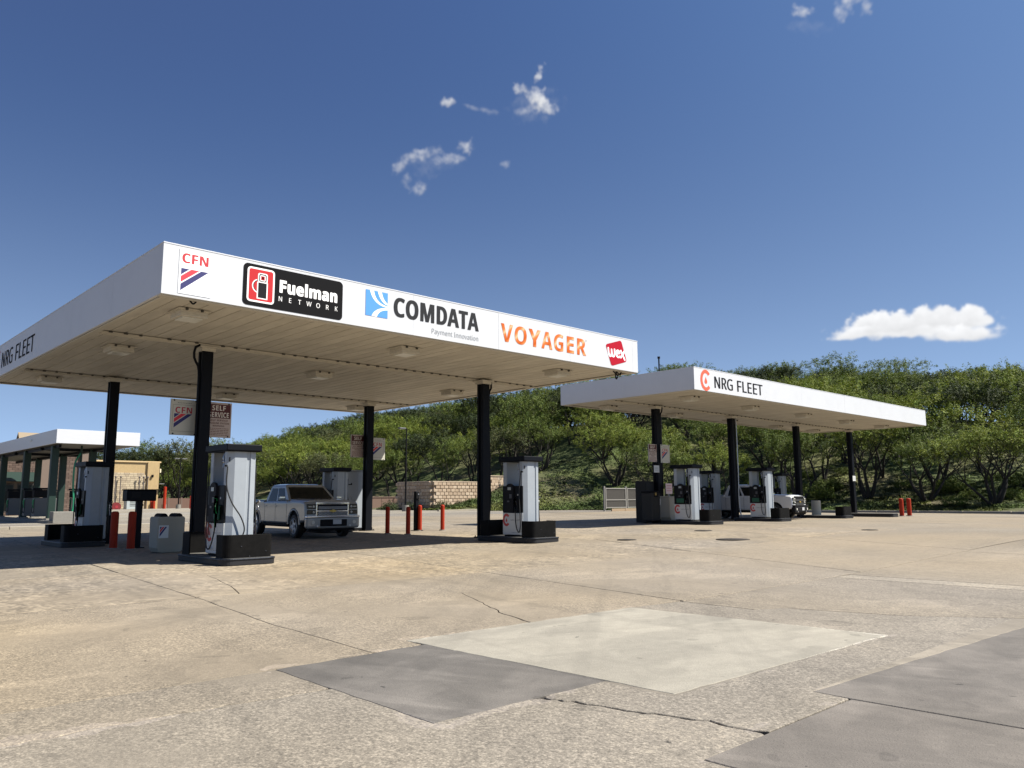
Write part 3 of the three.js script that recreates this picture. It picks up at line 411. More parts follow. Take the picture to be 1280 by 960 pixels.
  // columns on base plates with a cap plate under the beam
  for (const [x, z, s] of cols) {
    const g0 = groundY(x), k = s / 2;
    const c = P('column', [bx(s, yb - g0 - 0.16, s * 0.3, x, (yb + g0) / 2 - 0.06, z + k - s * 0.15, 0.012), bx(s, yb - g0 - 0.16, s * 0.3, x, (yb + g0) / 2 - 0.06, z - k + s * 0.15, 0.012), bx(s * 0.72, yb - g0 - 0.17, s * 0.5, x, (yb + g0) / 2 - 0.06, z)], M.black);
    part('cap_plate', [bx(s * 1.75, 0.035, s * 1.75, x, yb - 0.06, z, 0.006), bx(s * 1.3, 0.10, s * 1.3, x, yb - 0.12, z, 0.01)].map(g => g.translate(ox, 0, oz)), M.trim, c);
    part('base_plate', [bx(s * 1.5, 0.03, s * 1.5, x, g0 + 0.015, z, 0.005), ...[[-1, -1], [1, -1], [-1, 1], [1, 1]].map(([a, b]) => cyl(0.018, 0.018, 0.05, x + a * s * 0.62, g0 + 0.02, z + b * s * 0.62, 6))].map(g => g.translate(ox, 0, oz)), M.blackRough, c);
  }
  for (const p of o.pipes || []) P('conduit', [tube(p, 0.035, 40, 7)], p.pale ? M.steel : M.black);
  for (const [x, z] of o.lights) {
    const b = P('light_box', [bx(0.62, 0.17, 0.62, x, yb - 0.075, z, 0.02), bx(0.72, 0.03, 0.72, x, yb - 0.002, z, 0.005)], M.trim); part('lens', [bx(0.46, 0.03, 0.46, x, yb - 0.17, z, 0.012)].map(g => g.translate(ox, 0, oz)), M.lens, b);
    parts('bracket', [bx(0.05, 0.05, 0.05, x - 0.2, yb - 0.02, z + 0.39), bx(0.05, 0.05, 0.05, x + 0.14, yb - 0.02, z + 0.39)].map(g => g.translate(ox, 0, oz)), boltMat, b);
  }
  t.P = P; return t;
}
const sheet = (w, h, x, y, z) => new THREE.PlaneGeometry(w, h).translate(x, y, z);
const near1 = canopy({ x0: 5.65, x1: 21.4, z0: -33.27, z1: -16.43, yb: 5.61, yt: 6.68, panelW: 0.36, label: 'large near canopy over four pump islands, its white fascia lettered with card logos',
  seamsX: [8.98, 12.0, 15.0, 18.0, 21.12], seamsZ: [-30.0, -26.4, -22.9, -19.6], beams: [-21.3, -29.2],
  cols: [[8.66, -21.42, 0.30], [8.62, -29.05, 0.30], [19.17, -29.4, 0.32], [18.52, -21.1, 0.32]],
  pipes: [[[8.40, 5.58, -21.2], [8.28, 5.5, -21.2], [8.28, 5.2, -21.25], [8.42, 5.05, -21.35], [8.46, 4.9, -21.36], [8.46, 2, -21.36], [8.46, 0.02, -21.36]], [[18.84, 5.6, -21.05], [18.83, 5.3, -21.04], [18.74, 5.2, -21.02], [18.74, 2.5, -21.02], [18.76, 1.2, -21.02], [18.72, 0.9, -21.02], [18.74, 0.03, -21.02]]],
  lights: [[6.75, -17.75], [12.97, -18.15], [19.08, -18.0], [6.95, -23.2], [13.4, -23.6], [19.6, -24.2], [7.0, -30.6], [13.4, -30.9], [19.6, -31.1]] });
for (const [name, tex, x, y, w, h] of [['fascia_sign', cfnTex, 6.325, 6.15, 0.69, 0.96], ['fascia_sign', fuelTex, 8.635, 6.145, 2.52, 0.955], ['fascia_sign', comTex, 12.405, 6.12, 3.74, 0.935], ['fascia_sign', voyTex, 16.94, 6.14, 3.74, 0.70], ['fascia_sign', wexTex, 20.255, 6.15, 1.17, 1.0]]) near1.P(name, sheet(w, h, x, y, -16.424), tex === cfnTex ? printed(cfnTex) : decal(tex));
{ const g = new THREE.PlaneGeometry(5.9, 1.0).rotateY(-Math.PI / 2).translate(5.644, 6.14, -29.35); near1.P('fascia_sign', g, decal(nrgTex)); }
for (const g of [tube([[20.3, 5.6, -16.62], [20.4, 5.5, -16.6], [20.5, 5.58, -16.64], [20.62, 5.48, -16.6], [20.75, 5.57, -16.63]], 0.022, 24, 5), tube([[20.55, 5.58, -16.7], [20.6, 5.46, -16.68], [20.72, 5.5, -16.72], [20.8, 5.58, -16.7]], 0.02, 20, 5), tube([[20.9, 5.6, -17.0], [20.95, 5.42, -17.02], [21.0, 5.5, -17.0]], 0.025, 12, 5), tube([[6.3, 5.6, -16.6], [6.38, 5.53, -16.6], [6.45, 5.6, -16.6]], 0.02, 12, 5)]) near1.P('loose_wire', g, M.blackRough);
const far1 = canopy({ x0: 27.9, x1: 53.6, z0: -26.13, z1: -18.54, yb: 5.86, yt: 6.79, panelW: 0.42, label: 'smaller far canopy on one row of black columns, white fascia lettered at the left',
  seamsX: [32.5, 37.2, 42.0, 46.7, 50.2], seamsZ: [-22.3], beams: [-23.3], cols: [[31.5, -23.2, 0.32], [38.45, -23.3, 0.32], [45.75, -23.3, 0.32], [52.7, -23.1, 0.30]],
  pipes: [Object.assign([[31.75, 5.86, -23.0], [31.74, 5.6, -23.0], [31.69, 5.45, -23.05], [31.69, 3, -23.05], [31.69, 0.25, -23.05]], {}), Object.assign([[38.62, 5.7, -23.1], [38.62, 3, -23.1], [38.62, 0.8, -23.1], [38.7, 0.35, -23.0], [39.1, 0.28, -22.9]], { pale: true })],
  lights: [[30.0, -20.2], [35.5, -20.4], [41.0, -20.4], [46.5, -20.5], [51.5, -20.5], [30.0, -24.9], [35.5, -24.9], [41.0, -24.9], [46.5, -25.0], [51.3, -24.9]] });
far1.P('fascia_sign', sheet(5.45, 0.94, 31.05, 6.32, -18.534), decal(nrgTex));

/* signs on the columns: board, frame bolts */
function boardSign(label, tex, w, h, pos, cat, group) {
  const t = thing('board_sign', label, cat, pos, 0, group);
  const b = part('board', bx(w, h, 0.03, 0, 0, 0, 0.004), M.pumpGrey, t); part('face', sheet(w - 0.012, h - 0.012, 0, 0, 0.0165), printed(tex, 0.6), b);
  parts('bolt', [[-1, 1], [1, 1], [-1, -1], [1, -1]].map(([a, c]) => new THREE.SphereGeometry(0.022, 8, 6).translate(a * w * 0.38, c * (h / 2 - 0.035), 0.018)), M.black, b);
  parts('bracket', [bx(w - 0.06, 0.035, 0.03, 0, h * 0.42, -0.03), bx(w - 0.06, 0.035, 0.03, 0, -h * 0.42, -0.03)], M.blackRough, t); return t;
}
const zs = -21.66;
boardSign('network sign with slanting stripes left of the nearest canopy column', cfnPoleTex, 0.76, 0.97, [8.25, 3.63, zs], 'sign');
boardSign('dark red and white self service notice right of the nearest canopy column', selfTex, 0.72, 0.98, [9.20, 3.62, zs], 'sign');
boardSign('self service notice left of the column behind the grey pickup', selfTex, 0.72, 0.98, [18.80, 3.70, -29.66], 'sign');
boardSign('network sign with slanting stripes right of the column behind the grey pickup', cfnPoleTex, 0.74, 0.97, [19.83, 3.62, -29.66], 'sign');
boardSign('self service notice left of the first column of the far canopy', selfTex, 0.64, 0.84, [30.88, 3.53, -23.0], 'sign');
boardSign('network sign with slanting stripes right of the first column of the far canopy', cfnPoleTex, 0.72, 0.88, [31.86, 3.52, -22.98], 'sign');
{ const t = thing('paper_notice', 'small white notice fixed below the signs on the first far column', 'notice', [31.2, 2.78, -23.02]); part('sheet', bx(0.42, 0.34, 0.012, 0, 0, 0, 0.003), std(0.55, 0.56, 0.55, 0.7), t); parts('line', [0, 1, 2].map(i => bx(0.26, 0.018, 0.004, 0, 0.08 - i * 0.07, 0.0075)), M.pumpGrey, t);
  copy(t, 'small white notice on the rightmost column of the far canopy', [52.66, 2.62, -22.94]); }

/* ------------------------------------------------------------------ pump islands and dispensers */
function makeIsland(label, guards = true) {
  const t = thing('pump_island', label, 'pump island', [0, 0, 0], 0, undefined);
  const outer = roundRect(-0.63, 0.63, -1.33, 1.33, 0.22), k = part('kerb', plan(outer, 0.15, 0.018), kerbBlack, t);
  part('island_top', plan(roundRect(-0.575, 0.575, -1.275, 1.275, 0.18), 0.012).translate(0, 0.148, 0), kerbTop, k);
  part('nosing', plan(roundRect(-0.645, 0.645, -1.345, 1.345, 0.23), 0.035, 0.01).translate(0, 0.116, 0), kerbBlue, k);
  if (guards) for (const s of [1, -1]) {
    const path = []; const X = 0.56, Zo = 1.25, r = 0.16, zi = s > 0 ? 0.78 : 0.72;
    path.push([-X, zi]); for (let i = 0; i <= 6; i++) { const a = Math.PI - i * Math.PI / 12; path.push([-X + r + r * Math.cos(a), Zo - r + r * Math.sin(a)]); } for (let i = 0; i <= 6; i++) { const a = Math.PI / 2 - i * Math.PI / 12; path.push([X - r + r * Math.cos(a), Zo - r + r * Math.sin(a)]); } path.push([X, zi]);
    const inner = path.map(([x, z], i) => { const q = 0.03; const cx = clamp(x, -X + r, X - r), cz = Math.min(z, Zo - r); const dx = x - cx, dz = z - cz, l = Math.hypot(dx, dz) || 1; return [x - dx / l * q, z - dz / l * q]; }).reverse();
    const g = plan([...path, ...inner], 0.50, 0.006); if (s < 0) g.rotateY(Math.PI);
    const gd = part('guard', [g.translate(0, 0.155, 0)], guardMat, t);
    parts('bolt', [[-0.2, 0.4], [0.38, 0.28], [0.0, 0.18]].map(([x, y]) => new THREE.SphereGeometry(0.016, 6, 5).translate(x * s, y, s * 1.248)), kerbBlue, gd);
  }
  return t;
}
const kerbBlack = std(0.007, 0.007, 0.009, 0.6), kerbBlue = new THREE.MeshStandardMaterial({ color: col(0.032, 0.037, 0.05), metalness: 0.5, roughness: 0.36, map: noiseTex(256, (i, j) => (0.62 + 0.9 * (pfbm(i / 8, j / 8, 32, 4, 63) - 0.5)) * 255) }), kerbTop = std(0.10, 0.095, 0.085, 0.9);
const guardMat = new THREE.MeshPhysicalMaterial({ color: col(0.0075, 0.0072, 0.007), specularIntensity: 0.2, roughness: 0.62, map: noiseTex(256, (i, j) => (0.7 + 0.6 * (pfbm(i / 16, j / 16, 16, 4, 73) - 0.5)) * 255) });
const panelDark = new THREE.MeshPhysicalMaterial({ color: col(0.006, 0.006, 0.007), roughness: 0.45, specularIntensity: 0.3 }), panelDark2 = new THREE.MeshPhysicalMaterial({ color: col(0.011, 0.011, 0.013), roughness: 0.6, specularIntensity: 0.3 }), brownHose = std(0.12, 0.045, 0.035, 0.5);
function nozzle(mat) { // hangs spout down in its boot; local origin at the boot
  return merge([bx(0.05, 0.17, 0.06, 0, 0.03, 0, 0.02), rod([0, 0.10, 0], [0.05, 0.16, 0.10], 0.026, 0.022), rod([0, -0.05, 0.01], [0.02, -0.22, 0.05], 0.018, 0.014), tube([[0, 0.1, 0.03], [0.035, 0.05, 0.085], [0.03, -0.02, 0.08], [0, -0.05, 0.03]], 0.009, 12, 5)]);
}
// the long faces look to -x and +x, the ends to +z and -z
function makeDispenser(label, { green = 'nozzle', logo = true, marks = false } = {}) {
  const t = thing('fuel_dispenser', label, 'fuel pump'); const H = 2.36, W = 0.335, Lz = 0.50;
  for (const s of [1, -1]) { // hollow end columns of folded sheet with a recessed seam
    const prof = [[-W, Lz - 0.20], [-W, Lz - 0.085], [-W + 0.155, Lz], [0.10, Lz], [0.125, Lz - 0.03], [0.175, Lz - 0.03], [0.20, Lz - 0.004], [W - 0.01, Lz - 0.03], [W, Lz - 0.06], [W, Lz - 0.20], [W - 0.03, Lz - 0.20], [W - 0.03, Lz - 0.16], [-W + 0.03, Lz - 0.16], [-W + 0.03, Lz - 0.20]];
    const g = plan(prof.map(([x, z]) => [x * s, z * s]), H - 0.05, 0.004).translate(0, 0.05, 0); const c = part('end_column', worldUV(g, 0.8), M.pump, t);
    if (s > 0) parts('hinge', [bx(0.025, 0.10, 0.02, -W + 0.03, 2.16, Lz - 0.005), bx(0.05, 0.045, 0.05, -W - 0.02, 2.02, Lz - 0.06, 0.01)], M.blackRough, c);
  }
  part('plinth', bx(0.60, 0.07, 0.9, 0, 0.035, 0, 0.01), M.blackRough, t);
  for (const s of [-1, 1]) {
    const lp = part('lower_panel', bx(0.03, 0.68, 0.90, s * 0.338, 0.40, -0.02, 0.008), M.pumpGrey, t);
    if (logo) { const g = new THREE.PlaneGeometry(0.885, 0.664).rotateY(s * Math.PI / 2).translate(s * 0.3546, 0.40, -0.02); part('panel_print', g, printed(pumpTex, 0.45), lp); }
    const hd = part('dispenser_head', bx(0.06, 0.84, 0.90, s * 0.33, 1.165, -0.02, 0.015), panelDark, t);
    // hooded display, keypad, card slot, and the nozzle boot at the front
    const hz = -0.10; const hood = new THREE.Shape(); hood.moveTo(-0.16, 0); hood.lineTo(-0.16, 0.74); hood.quadraticCurveTo(-0.15, 0.86, 0, 0.87); hood.quadraticCurveTo(0.15, 0.86, 0.16, 0.74); hood.lineTo(0.16, 0);
    const hg = new THREE.ExtrudeGeometry(hood, { depth: 0.05, bevelEnabled: true, bevelSize: 0.008, bevelThickness: 0.008, bevelSegments: 2 }).rotateY(s * Math.PI / 2).translate(s * 0.352, 0.78, hz);
    part('hood', hg, panelDark2, hd); part('screen', bx(0.008, 0.09, 0.15, s * 0.416, 1.50, hz, 0.003), std(0.30, 0.32, 0.31, 0.25), hd);
    part('keypad', bx(0.012, 0.13, 0.11, s * 0.416, 1.26, hz + 0.06, 0.004), M.pumpGrey, hd).material = std(0.06, 0.06, 0.065, 0.5); part('card_slot', bx(0.02, 0.05, 0.10, s * 0.416, 1.10, hz - 0.04, 0.004), std(0.05, 0.05, 0.055, 0.4), hd); part('decal_tag', bx(0.006, 0.05, 0.05, s * 0.364, 1.30, 0.24), std(0.40, 0.40, 0.39, 0.6), hd);
    part('nozzle_boot', bx(0.07, 0.26, 0.12, s * 0.38, 1.02, green === 'nozzle' ? -0.30 : 0.22, 0.025), panelDark2, hd);
    if (green === 'panel') part('grade_panel', bx(0.02, 0.19, 0.40, s * 0.418, 0.90, -0.10, 0.006), std(0.006, 0.075, 0.036, 0.5), hd);
    if (green === 'nozzle') part('grade_panel', bx(0.08, 0.34, 0.20, s * 0.40, 0.98, 0.16, 0.03), std(0.006, 0.075, 0.036, 0.5), hd);
    const big = green === 'nozzle' && s < 0;
    part('nozzle', (q => nozzle().scale(s < 0 ? -q : q, q, q))(big ? 1.75 : 1.15).translate(s * 0.47, 1.04, big ? 0.26 : 0.22), big ? M.green : M.steel, t);
    const hz0 = 0.22;
    part('hose', tube(big ? [[-0.42, 0.80, 0.16], [-0.42, 0.6, 0.12], [-0.44, 0.32, 0.05], [-0.43, 0.16, -0.12], [-0.42, 0.2, -0.28], [-0.42, 0.6, -0.34], [-0.41, 1.3, -0.38], [-0.375, 2.0, -0.42]] : [[s * 0.45, 0.92, hz0 - 0.02], [s * 0.44, 0.72, hz0 - 0.02], [s * 0.43, 0.42, hz0 - 0.01], [s * 0.42, 0.20, hz0 + 0.05], [s * 0.41, 0.14, hz0 + 0.11], [s * 0.42, 0.30, hz0 + 0.18], [s * 0.42, 0.75, hz0 + 0.17], [s * 0.40, 1.4, 0.34], [s * 0.375, 2.05, 0.40]], 0.017, 60, 6), M.rubber, t);
  }
  part('inner_core', [bx(0.42, 1.5, 0.62, 0, 0.83, 0), bx(0.05, 0.75, 0.05, 0.02, 1.95, 0.02), bx(0.09, 0.16, 0.10, -0.18, 2.2, 0.23, 0.02)], M.blackRough, t);
  part('hose_fitting', [tube([[-0.30, 2.30, 0.22], [-0.33, 2.2, 0.22], [-0.31, 2.1, 0.24], [-0.34, 1.98, 0.24]], 0.02, 14, 6), new THREE.SphereGeometry(0.035, 8, 6).translate(-0.33, 2.12, 0.24)], M.steel, t);
  part('roof_cap', [bx(0.84, 0.15, 1.20, 0, H + 0.075, 0, 0.02), bx(0.76, 0.02, 1.12, 0, H - 0.008, 0)], M.black, t);
  if (marks) part('vent_stub', cyl(0.03, 0.03, 0.12, 0.1, H + 0.15, -0.1, 8), M.black, t);
  return t;
}
const put = (o, x, z, dy = 0) => { o.position.set(x, groundY(x) + dy, z); return o; };
const relabel = (o, l) => { o.userData.label = l; return o; };
const isl = 'pump islands with black end guards', pg = 'fuel pumps under the two canopies';
const island0 = put(makeIsland('black kerbed pump island nearest the camera at the corner of the large canopy'), 8.03, -18.18); island0.userData.group = isl;
for (const [l, x, z, cut] of [['black kerbed pump island under the right front of the large canopy', 17.78, -18.62], ['black kerbed pump island at the left back of the large canopy beside two red bollards', 7.55, -28.55], ['black kerbed pump island right behind the grey pickup', 17.75, -30.4], ['black kerbed pump island at the left end of the far canopy', 31.0, -21.0, 1], ['black kerbed pump island left of the white truck hood', 37.1, -20.95, 1], ['empty black island with an end guard but no pump, right of the white truck', 44.5, -21.1, 1]]) { const c = copy(island0, l, [x, groundY(x), z], 0, isl); if (cut) c.remove(c.children.filter(q => q.name === 'guard')[1]); }
{ const t = copy(island0, 'low bare black island kerb left of two red bollards at the far right', [48.95, groundY(48.95), -20.4], 0, isl); t.scale.set(0.75, 1.3, 1.05); for (const c of t.children.filter(c => c.name === 'guard')) t.remove(c); }
const d0 = makeDispenser('grey fuel pump with a green nozzle on the island nearest the camera', { green: 'nozzle' }); put(d0, 8.01, -17.93, 0.155); d0.userData.group = pg;
const d1 = makeDispenser('grey fuel pump with black head and ring logo right of the pickup, front right column behind', { green: 'none' }); put(d1, 17.83, -18.5, 0.155); d1.userData.group = pg; relabel(d1, 'sunlit grey fuel pump beside the front right column of the large canopy');
const dp = makeDispenser('grey fuel pump with green panel at the left end of the far canopy', { green: 'panel' }); put(dp, 30.85, -21.1, 0.155); dp.userData.group = pg;
copy(d0, 'shaded fuel pump at the left back of the large canopy, black hoses on its side', [8.02, 0.155, -28.5], 0, pg);
copy(d1, 'shaded fuel pump behind the hood of the grey pickup', [17.75, groundY(17.75) + 0.155, -29.7], 0, pg);
copy(dp, 'grey fuel pump with green panel directly left of the white truck hood', [37.15, groundY(37.15) + 0.155, -20.95], 0, pg);
copy(d1, 'shaded fuel pump between the first and second columns of the far canopy', [38.6, groundY(38) + 0.155, -24.9], 0, pg);
copy(d1, 'fuel pump half hidden behind the white truck, its pale end turned forward', [46.6, groundY(46) + 0.155, -25.2], 0, pg);

/* loose hose pieces seen on the nearest pumps */
{ const t = part('long_hose', tube([[-0.335, 2.0, 0.47], [-0.345, 1.55, 0.5], [-0.24, 1.2, 0.56], [-0.02, 0.85, 0.6], [0.06, 0.6, 0.6], [0.02, 0.40, 0.56]], 0.017, 40, 6), M.rubber, d0); part('lower_hose', tube([[-0.42, 0.78, -0.30], [-0.44, 0.55, -0.33], [-0.42, 0.40, -0.30], [-0.41, 0.50, -0.24], [-0.42, 0.76, -0.22]], 0.017, 30, 6), brownHose, d0); }

/* white equipment cabinet behind the back right column */
{ const t = thing('equipment_cabinet', 'tall pale equipment cabinet behind the back right column of the large canopy', 'cabinet', [19.15, groundY(19.5), -30.35]);
  const b = part('body', bx(1.3, 2.45, 0.7, 0, 1.3, 0, 0.03), M.pump, t); part('base', bx(1.36, 0.1, 0.76, 0, 0.05, 0), M.blackRough, t); part('door_handle', [bx(0.16, 0.035, 0.03, -0.48, 1.95, 0.36, 0.01), bx(0.05, 0.08, 0.04, -0.42, 1.97, 0.36, 0.01)], M.black, b); parts('seam', [bx(0.012, 2.3, 0.006, -0.62, 1.3, 0.352), bx(0.012, 2.3, 0.006, -0.1, 1.3, 0.352)], M.pumpGrey, b);
  parts('round_mark', [new THREE.TorusGeometry(0.10, 0.012, 6, 20).translate(-0.48, 1.35, 0.352), new THREE.TorusGeometry(0.13, 0.012, 6, 20).translate(-0.36, 1.02, 0.352)], M.pumpGrey, b); part('top', bx(1.34, 0.05, 0.74, 0, 2.55, 0, 0.01), M.pumpGrey, t); }

/* bollards and posts */
function bollard(label, x, z, h = 1.05, r = 0.085, dark) {
  const t = thing('bollard', label, 'bollard', [x, groundY(x), z], 0, 'red steel bollards');
  part('post', new THREE.LatheGeometry([[r, 0], [r, h - 0.07], [r * 0.9, h - 0.03], [r * 0.6, h - 0.005], [0, h]].map(p => new THREE.Vector2(...p)), 18), M.red, t); part('footing', cyl(r * 1.7, r * 1.6, 0.03, 0, 0, 0, 14), greyConcrete, t); return t;
}
bollard('leftmost red bollard of the four right of the grey pickup', 18.10, -26.3); bollard('shaded red bollard just left of the black reader post', 18.25, -25.15); bollard('sunlit red bollard just right of the black reader post', 20.19, -27.0); bollard('rightmost sunlit red bollard of the four right of the grey pickup', 20.79, -26.25);
bollard('left red bollard of the pair beside the shaded left back pump', 7.87, -25.6, 1.1, 0.11); bollard('right red bollard of the left pair, beside the black card reader stand', 8.1, -24.8, 1.1, 0.11);
bollard('left red bollard of the pair at the far right edge of the paving', 51.15, -19.5, 1.08, 0.13); bollard('right red bollard of the pair at the far right edge of the paving', 51.95, -19.35, 1.08, 0.13);
{ const t = thing('reader_post', 'slim black reader post standing among four red bollards', 'reader post', [20.1, groundY(20), -27.15]); part('post', bx(0.15, 1.62, 0.16, 0, 0.81, 0, 0.02), M.black, t); part('reader', bx(0.17, 0.26, 0.05, 0, 1.44, 0.1, 0.015), M.blackRough, t); part('lens', bx(0.05, 0.05, 0.02, 0.02, 1.5, 0.13), M.steel, t); part('foot', bx(0.3, 0.02, 0.3, 0, 0.01, 0), M.blackRough, t); }
{ const t = thing('card_reader', 'black T shaped card reader stand behind two red bollards', 'card reader', [8.5, 0, -25.5]); part('pedestal', [bx(0.17, 1.4, 0.17, 0, 0.7, 0, 0.015), bx(0.34, 0.03, 0.34, 0, 0.015, 0)], M.black, t); const h = part('head', bx(0.86, 0.33, 0.42, 0, 1.56, 0, 0.03), M.black, t); part('screen', bx(0.26, 0.18, 0.02, -0.16, 1.58, 0.205, 0.005), panelDark2, h); part('visor', bx(0.90, 0.03, 0.5, 0, 1.735, 0.02, 0.01), M.blackRough, h); }
{ // windshield service bin: moulded tub with two hooded lids
  const t = thing('service_bin', 'grey moulded service bin with two dark lids left of the nearest column', 'service bin', [8.36, 0, -22.75]);
  const prof = [[-0.36, 0.14], [-0.30, 0.02], [-0.22, 0], [0.22, 0], [0.30, 0.02], [0.36, 0.14], [0.37, 0.93], [0.34, 0.97], [-0.34, 0.97], [-0.37, 0.93]];
  const b = part('tub', extr(prof, 0.62, 0.03).translate(0, 0, -0.31), std(0.33, 0.305, 0.24, 0.7), t);
  for (const x of [-0.18, 0.22]) part('lid', new THREE.CylinderGeometry(0.095, 0.095, 0.5, 16, 1, false, 0, Math.PI).rotateX(Math.PI / 2).rotateZ(Math.PI / 2).translate(x, 0.965, 0), M.blackRough, t);
  part('side_band', bx(0.02, 0.74, 0.5, 0.376, 0.56, 0, 0.006), M.red, b); const g = sheet(0.26, 0.34, -0.20, 0.57, 0.312); part('sticker', g, printed(canvas(192, 256, (x, w, h) => { x.fillStyle = '#cfd0cc'; x.fillRect(0, 0, w, h); stripes(x, 20, 30, 140, 200); }), 0.6), b); }

/* clutter on the first far island: dark unit, bin, notice */
{ const t = thing('waste_unit', 'dark square waste unit at the left end of the first far island', 'waste unit', [30.05, groundY(30), -22.55]); part('body', bx(0.62, 1.25, 0.6, 0, 0.78, 0, 0.03), std(0.016, 0.015, 0.012, 0.7), t); part('hood', [bx(0.66, 0.1, 0.64, 0, 1.45, 0, 0.03), bx(0.3, 0.16, 0.05, 0, 1.3, 0.3, 0.01)], M.blackRough, t); part('tag', bx(0.12, 0.12, 0.006, -0.05, 1.36, 0.328), std(0.30, 0.2, 0.05, 0.6), t); part('latch', bx(0.05, 0.3, 0.03, 0.28, 1.0, 0.32, 0.01), M.steel, t); }
{ const t = thing('service_cabinet', 'tall dark service cabinet behind the waste unit at the first far column', 'cabinet', [31.0, groundY(31), -23.6]); part('body', bx(0.7, 1.95, 0.6, 0, 1.0, 0, 0.02), std(0.014, 0.014, 0.012, 0.8), t); part('door', bx(0.6, 1.6, 0.02, 0, 1.05, 0.308, 0.005), std(0.018, 0.018, 0.016, 0.8), t); part('handle', bx(0.03, 0.16, 0.03, 0.22, 1.0, 0.33, 0.01), M.steel, t); }
{ const t = thing('rubbish_bin', 'beige rubbish bin with rounded foot between first far column and its pump', 'bin', [31.3, groundY(31), -22.45]); part('tub', extr([[-0.36, 0.2], [-0.26, 0.05], [0.26, 0.05], [0.36, 0.2], [0.38, 1.12], [-0.38, 1.12]], 0.6, 0.03).translate(0, 0.1, -0.3), std(0.36, 0.335, 0.27, 0.65), t); part('rim', bx(0.82, 0.06, 0.66, 0, 1.23, 0, 0.02), std(0.33, 0.31, 0.26, 0.6), t); }
{ const t = thing('paper_placard', 'pale pink placard standing behind the beige rubbish bin', 'placard', [31.9, groundY(31.9), -22.85]); part('board', bx(0.52, 0.5, 0.02, 0, 1.62, 0, 0.005), std(0.72, 0.55, 0.52, 0.6), t); part('stake', bx(0.05, 1.4, 0.03, 0, 0.7, -0.02), M.pumpGrey, t); part('yellow_strip', bx(0.1, 0.36, 0.012, -0.42, 1.42, 0.02), std(0.62, 0.55, 0.2, 0.6), t); parts('rule', [0, 1, 2].map(i => bx(0.4, 0.03, 0.004, 0, 1.76 - i * 0.12, 0.012)), std(0.55, 0.2, 0.2, 0.6), t); }
{ const t = thing('barrel', 'cream barrel right of the white truck nose', 'barrel', [47.6, groundY(47), -23.2]); part('drum', new THREE.LatheGeometry([[0, 0.02], [0.27, 0.02], [0.28, 0.05], [0.275, 0.32], [0.285, 0.34], [0.275, 0.36], [0.275, 0.66], [0.285, 0.68], [0.275, 0.7], [0.28, 0.95], [0.26, 0.98], [0, 0.965]].map(p => new THREE.Vector2(...p)), 20), std(0.50, 0.46, 0.36, 0.6), t); }
{ const t = thing('vent_pipe', 'thin dark vent pipe rising behind the far canopy roof', 'vent pipe', [40.5, groundY(40), -29.45]); part('pipe', cyl(0.045, 0.045, 9.9, 0, 0, 0, 10), M.blackRough, t); part('cap', cyl(0.085, 0.085, 0.12, 0, 9.85, 0, 10), M.blackRough, t); }

/* ------------------------------------------------------------------ pickups */
function loft(rings) { // rings of equal length, bottom to top, closed with a roof
  const n = rings[0].length, P = [], I = []; rings.forEach(r => r.forEach(p => P.push(...p)));
  for (let k = 0; k < rings.length - 1; k++) for (let i = 0; i < n; i++) { const a = k * n + i, b = k * n + (i + 1) % n; I.push(a, b, a + n, b, b + n, a + n); }
  const t = (rings.length - 1) * n; for (let i = 1; i < n - 1; i++) I.push(t, t + i, t + i + 1);
  const g = new THREE.BufferGeometry(); g.setAttribute('position', new THREE.Float32BufferAttribute(P, 3)); g.setIndex(I); const q = g.toNonIndexed(); q.computeVertexNormals(); return q;
}
function quadPlate(a, b, c, d, off, thick = 0.012) { // thin pane on a slanted face, standing off its plane
  const A = [a, b, c, d].map(p => new THREE.Vector3(...p)), n = A[1].clone().sub(A[0]).cross(A[3].clone().sub(A[0])).normalize(); const lo = A.map(p => p.clone().addScaledVector(n, off - thick)), hi = A.map(p => p.clone().addScaledVector(n, off)); const P = [], q = (w, x, y, z) => { for (const v of [w, x, y, w, y, z]) P.push(v.x, v.y, v.z); };
  q(hi[0], hi[1], hi[2], hi[3]); q(lo[3], lo[2], lo[1], lo[0]); for (let i = 0; i < 4; i++) { const j = (i + 1) % 4; q(lo[i], lo[j], hi[j], hi[i]); }
  const g = new THREE.BufferGeometry(); g.setAttribute('position', new THREE.Float32BufferAttribute(P, 3)); g.computeVertexNormals(); return g;
}
function wheelGeo() { const r = 0.405, w = 0.275; return new THREE.LatheGeometry([[0.27, -w / 2 + 0.02], [r - 0.05, -w / 2], [r - 0.012, -w / 2 + 0.03], [r, -w / 2 + 0.06], [r, w / 2 - 0.06], [r - 0.012, w / 2 - 0.03], [r - 0.05, w / 2], [0.27, w / 2 - 0.02]].map(p => new THREE.Vector2(...p)), 28).rotateZ(Math.PI / 2); }
function rimGeo(s) { const g = [new THREE.LatheGeometry([[0.0, 0.03], [0.06, 0.05], [0.07, 0.02], [0.075, -0.02]].map(p => new THREE.Vector2(...p)), 16), new THREE.LatheGeometry([[0.275, 0.0], [0.27, 0.035], [0.245, 0.03], [0.24, -0.06], [0.05, -0.07]].map(p => new THREE.Vector2(...p)), 28)]; for (let k = 0; k < 5; k++) { const sp = extr([[-0.055, 0.05], [-0.035, 0.25], [-0.012, 0.25], [-0.008, 0.16], [0.008, 0.16], [0.012, 0.25], [0.035, 0.25], [0.055, 0.05]], 0.04, 0.008).rotateX(-Math.PI / 2).rotateY(k * Math.PI * 0.4); g.push(sp.translate(0, -0.012, 0)); } return merge(g.map(q => q.rotateZ(-s * Math.PI / 2))); }
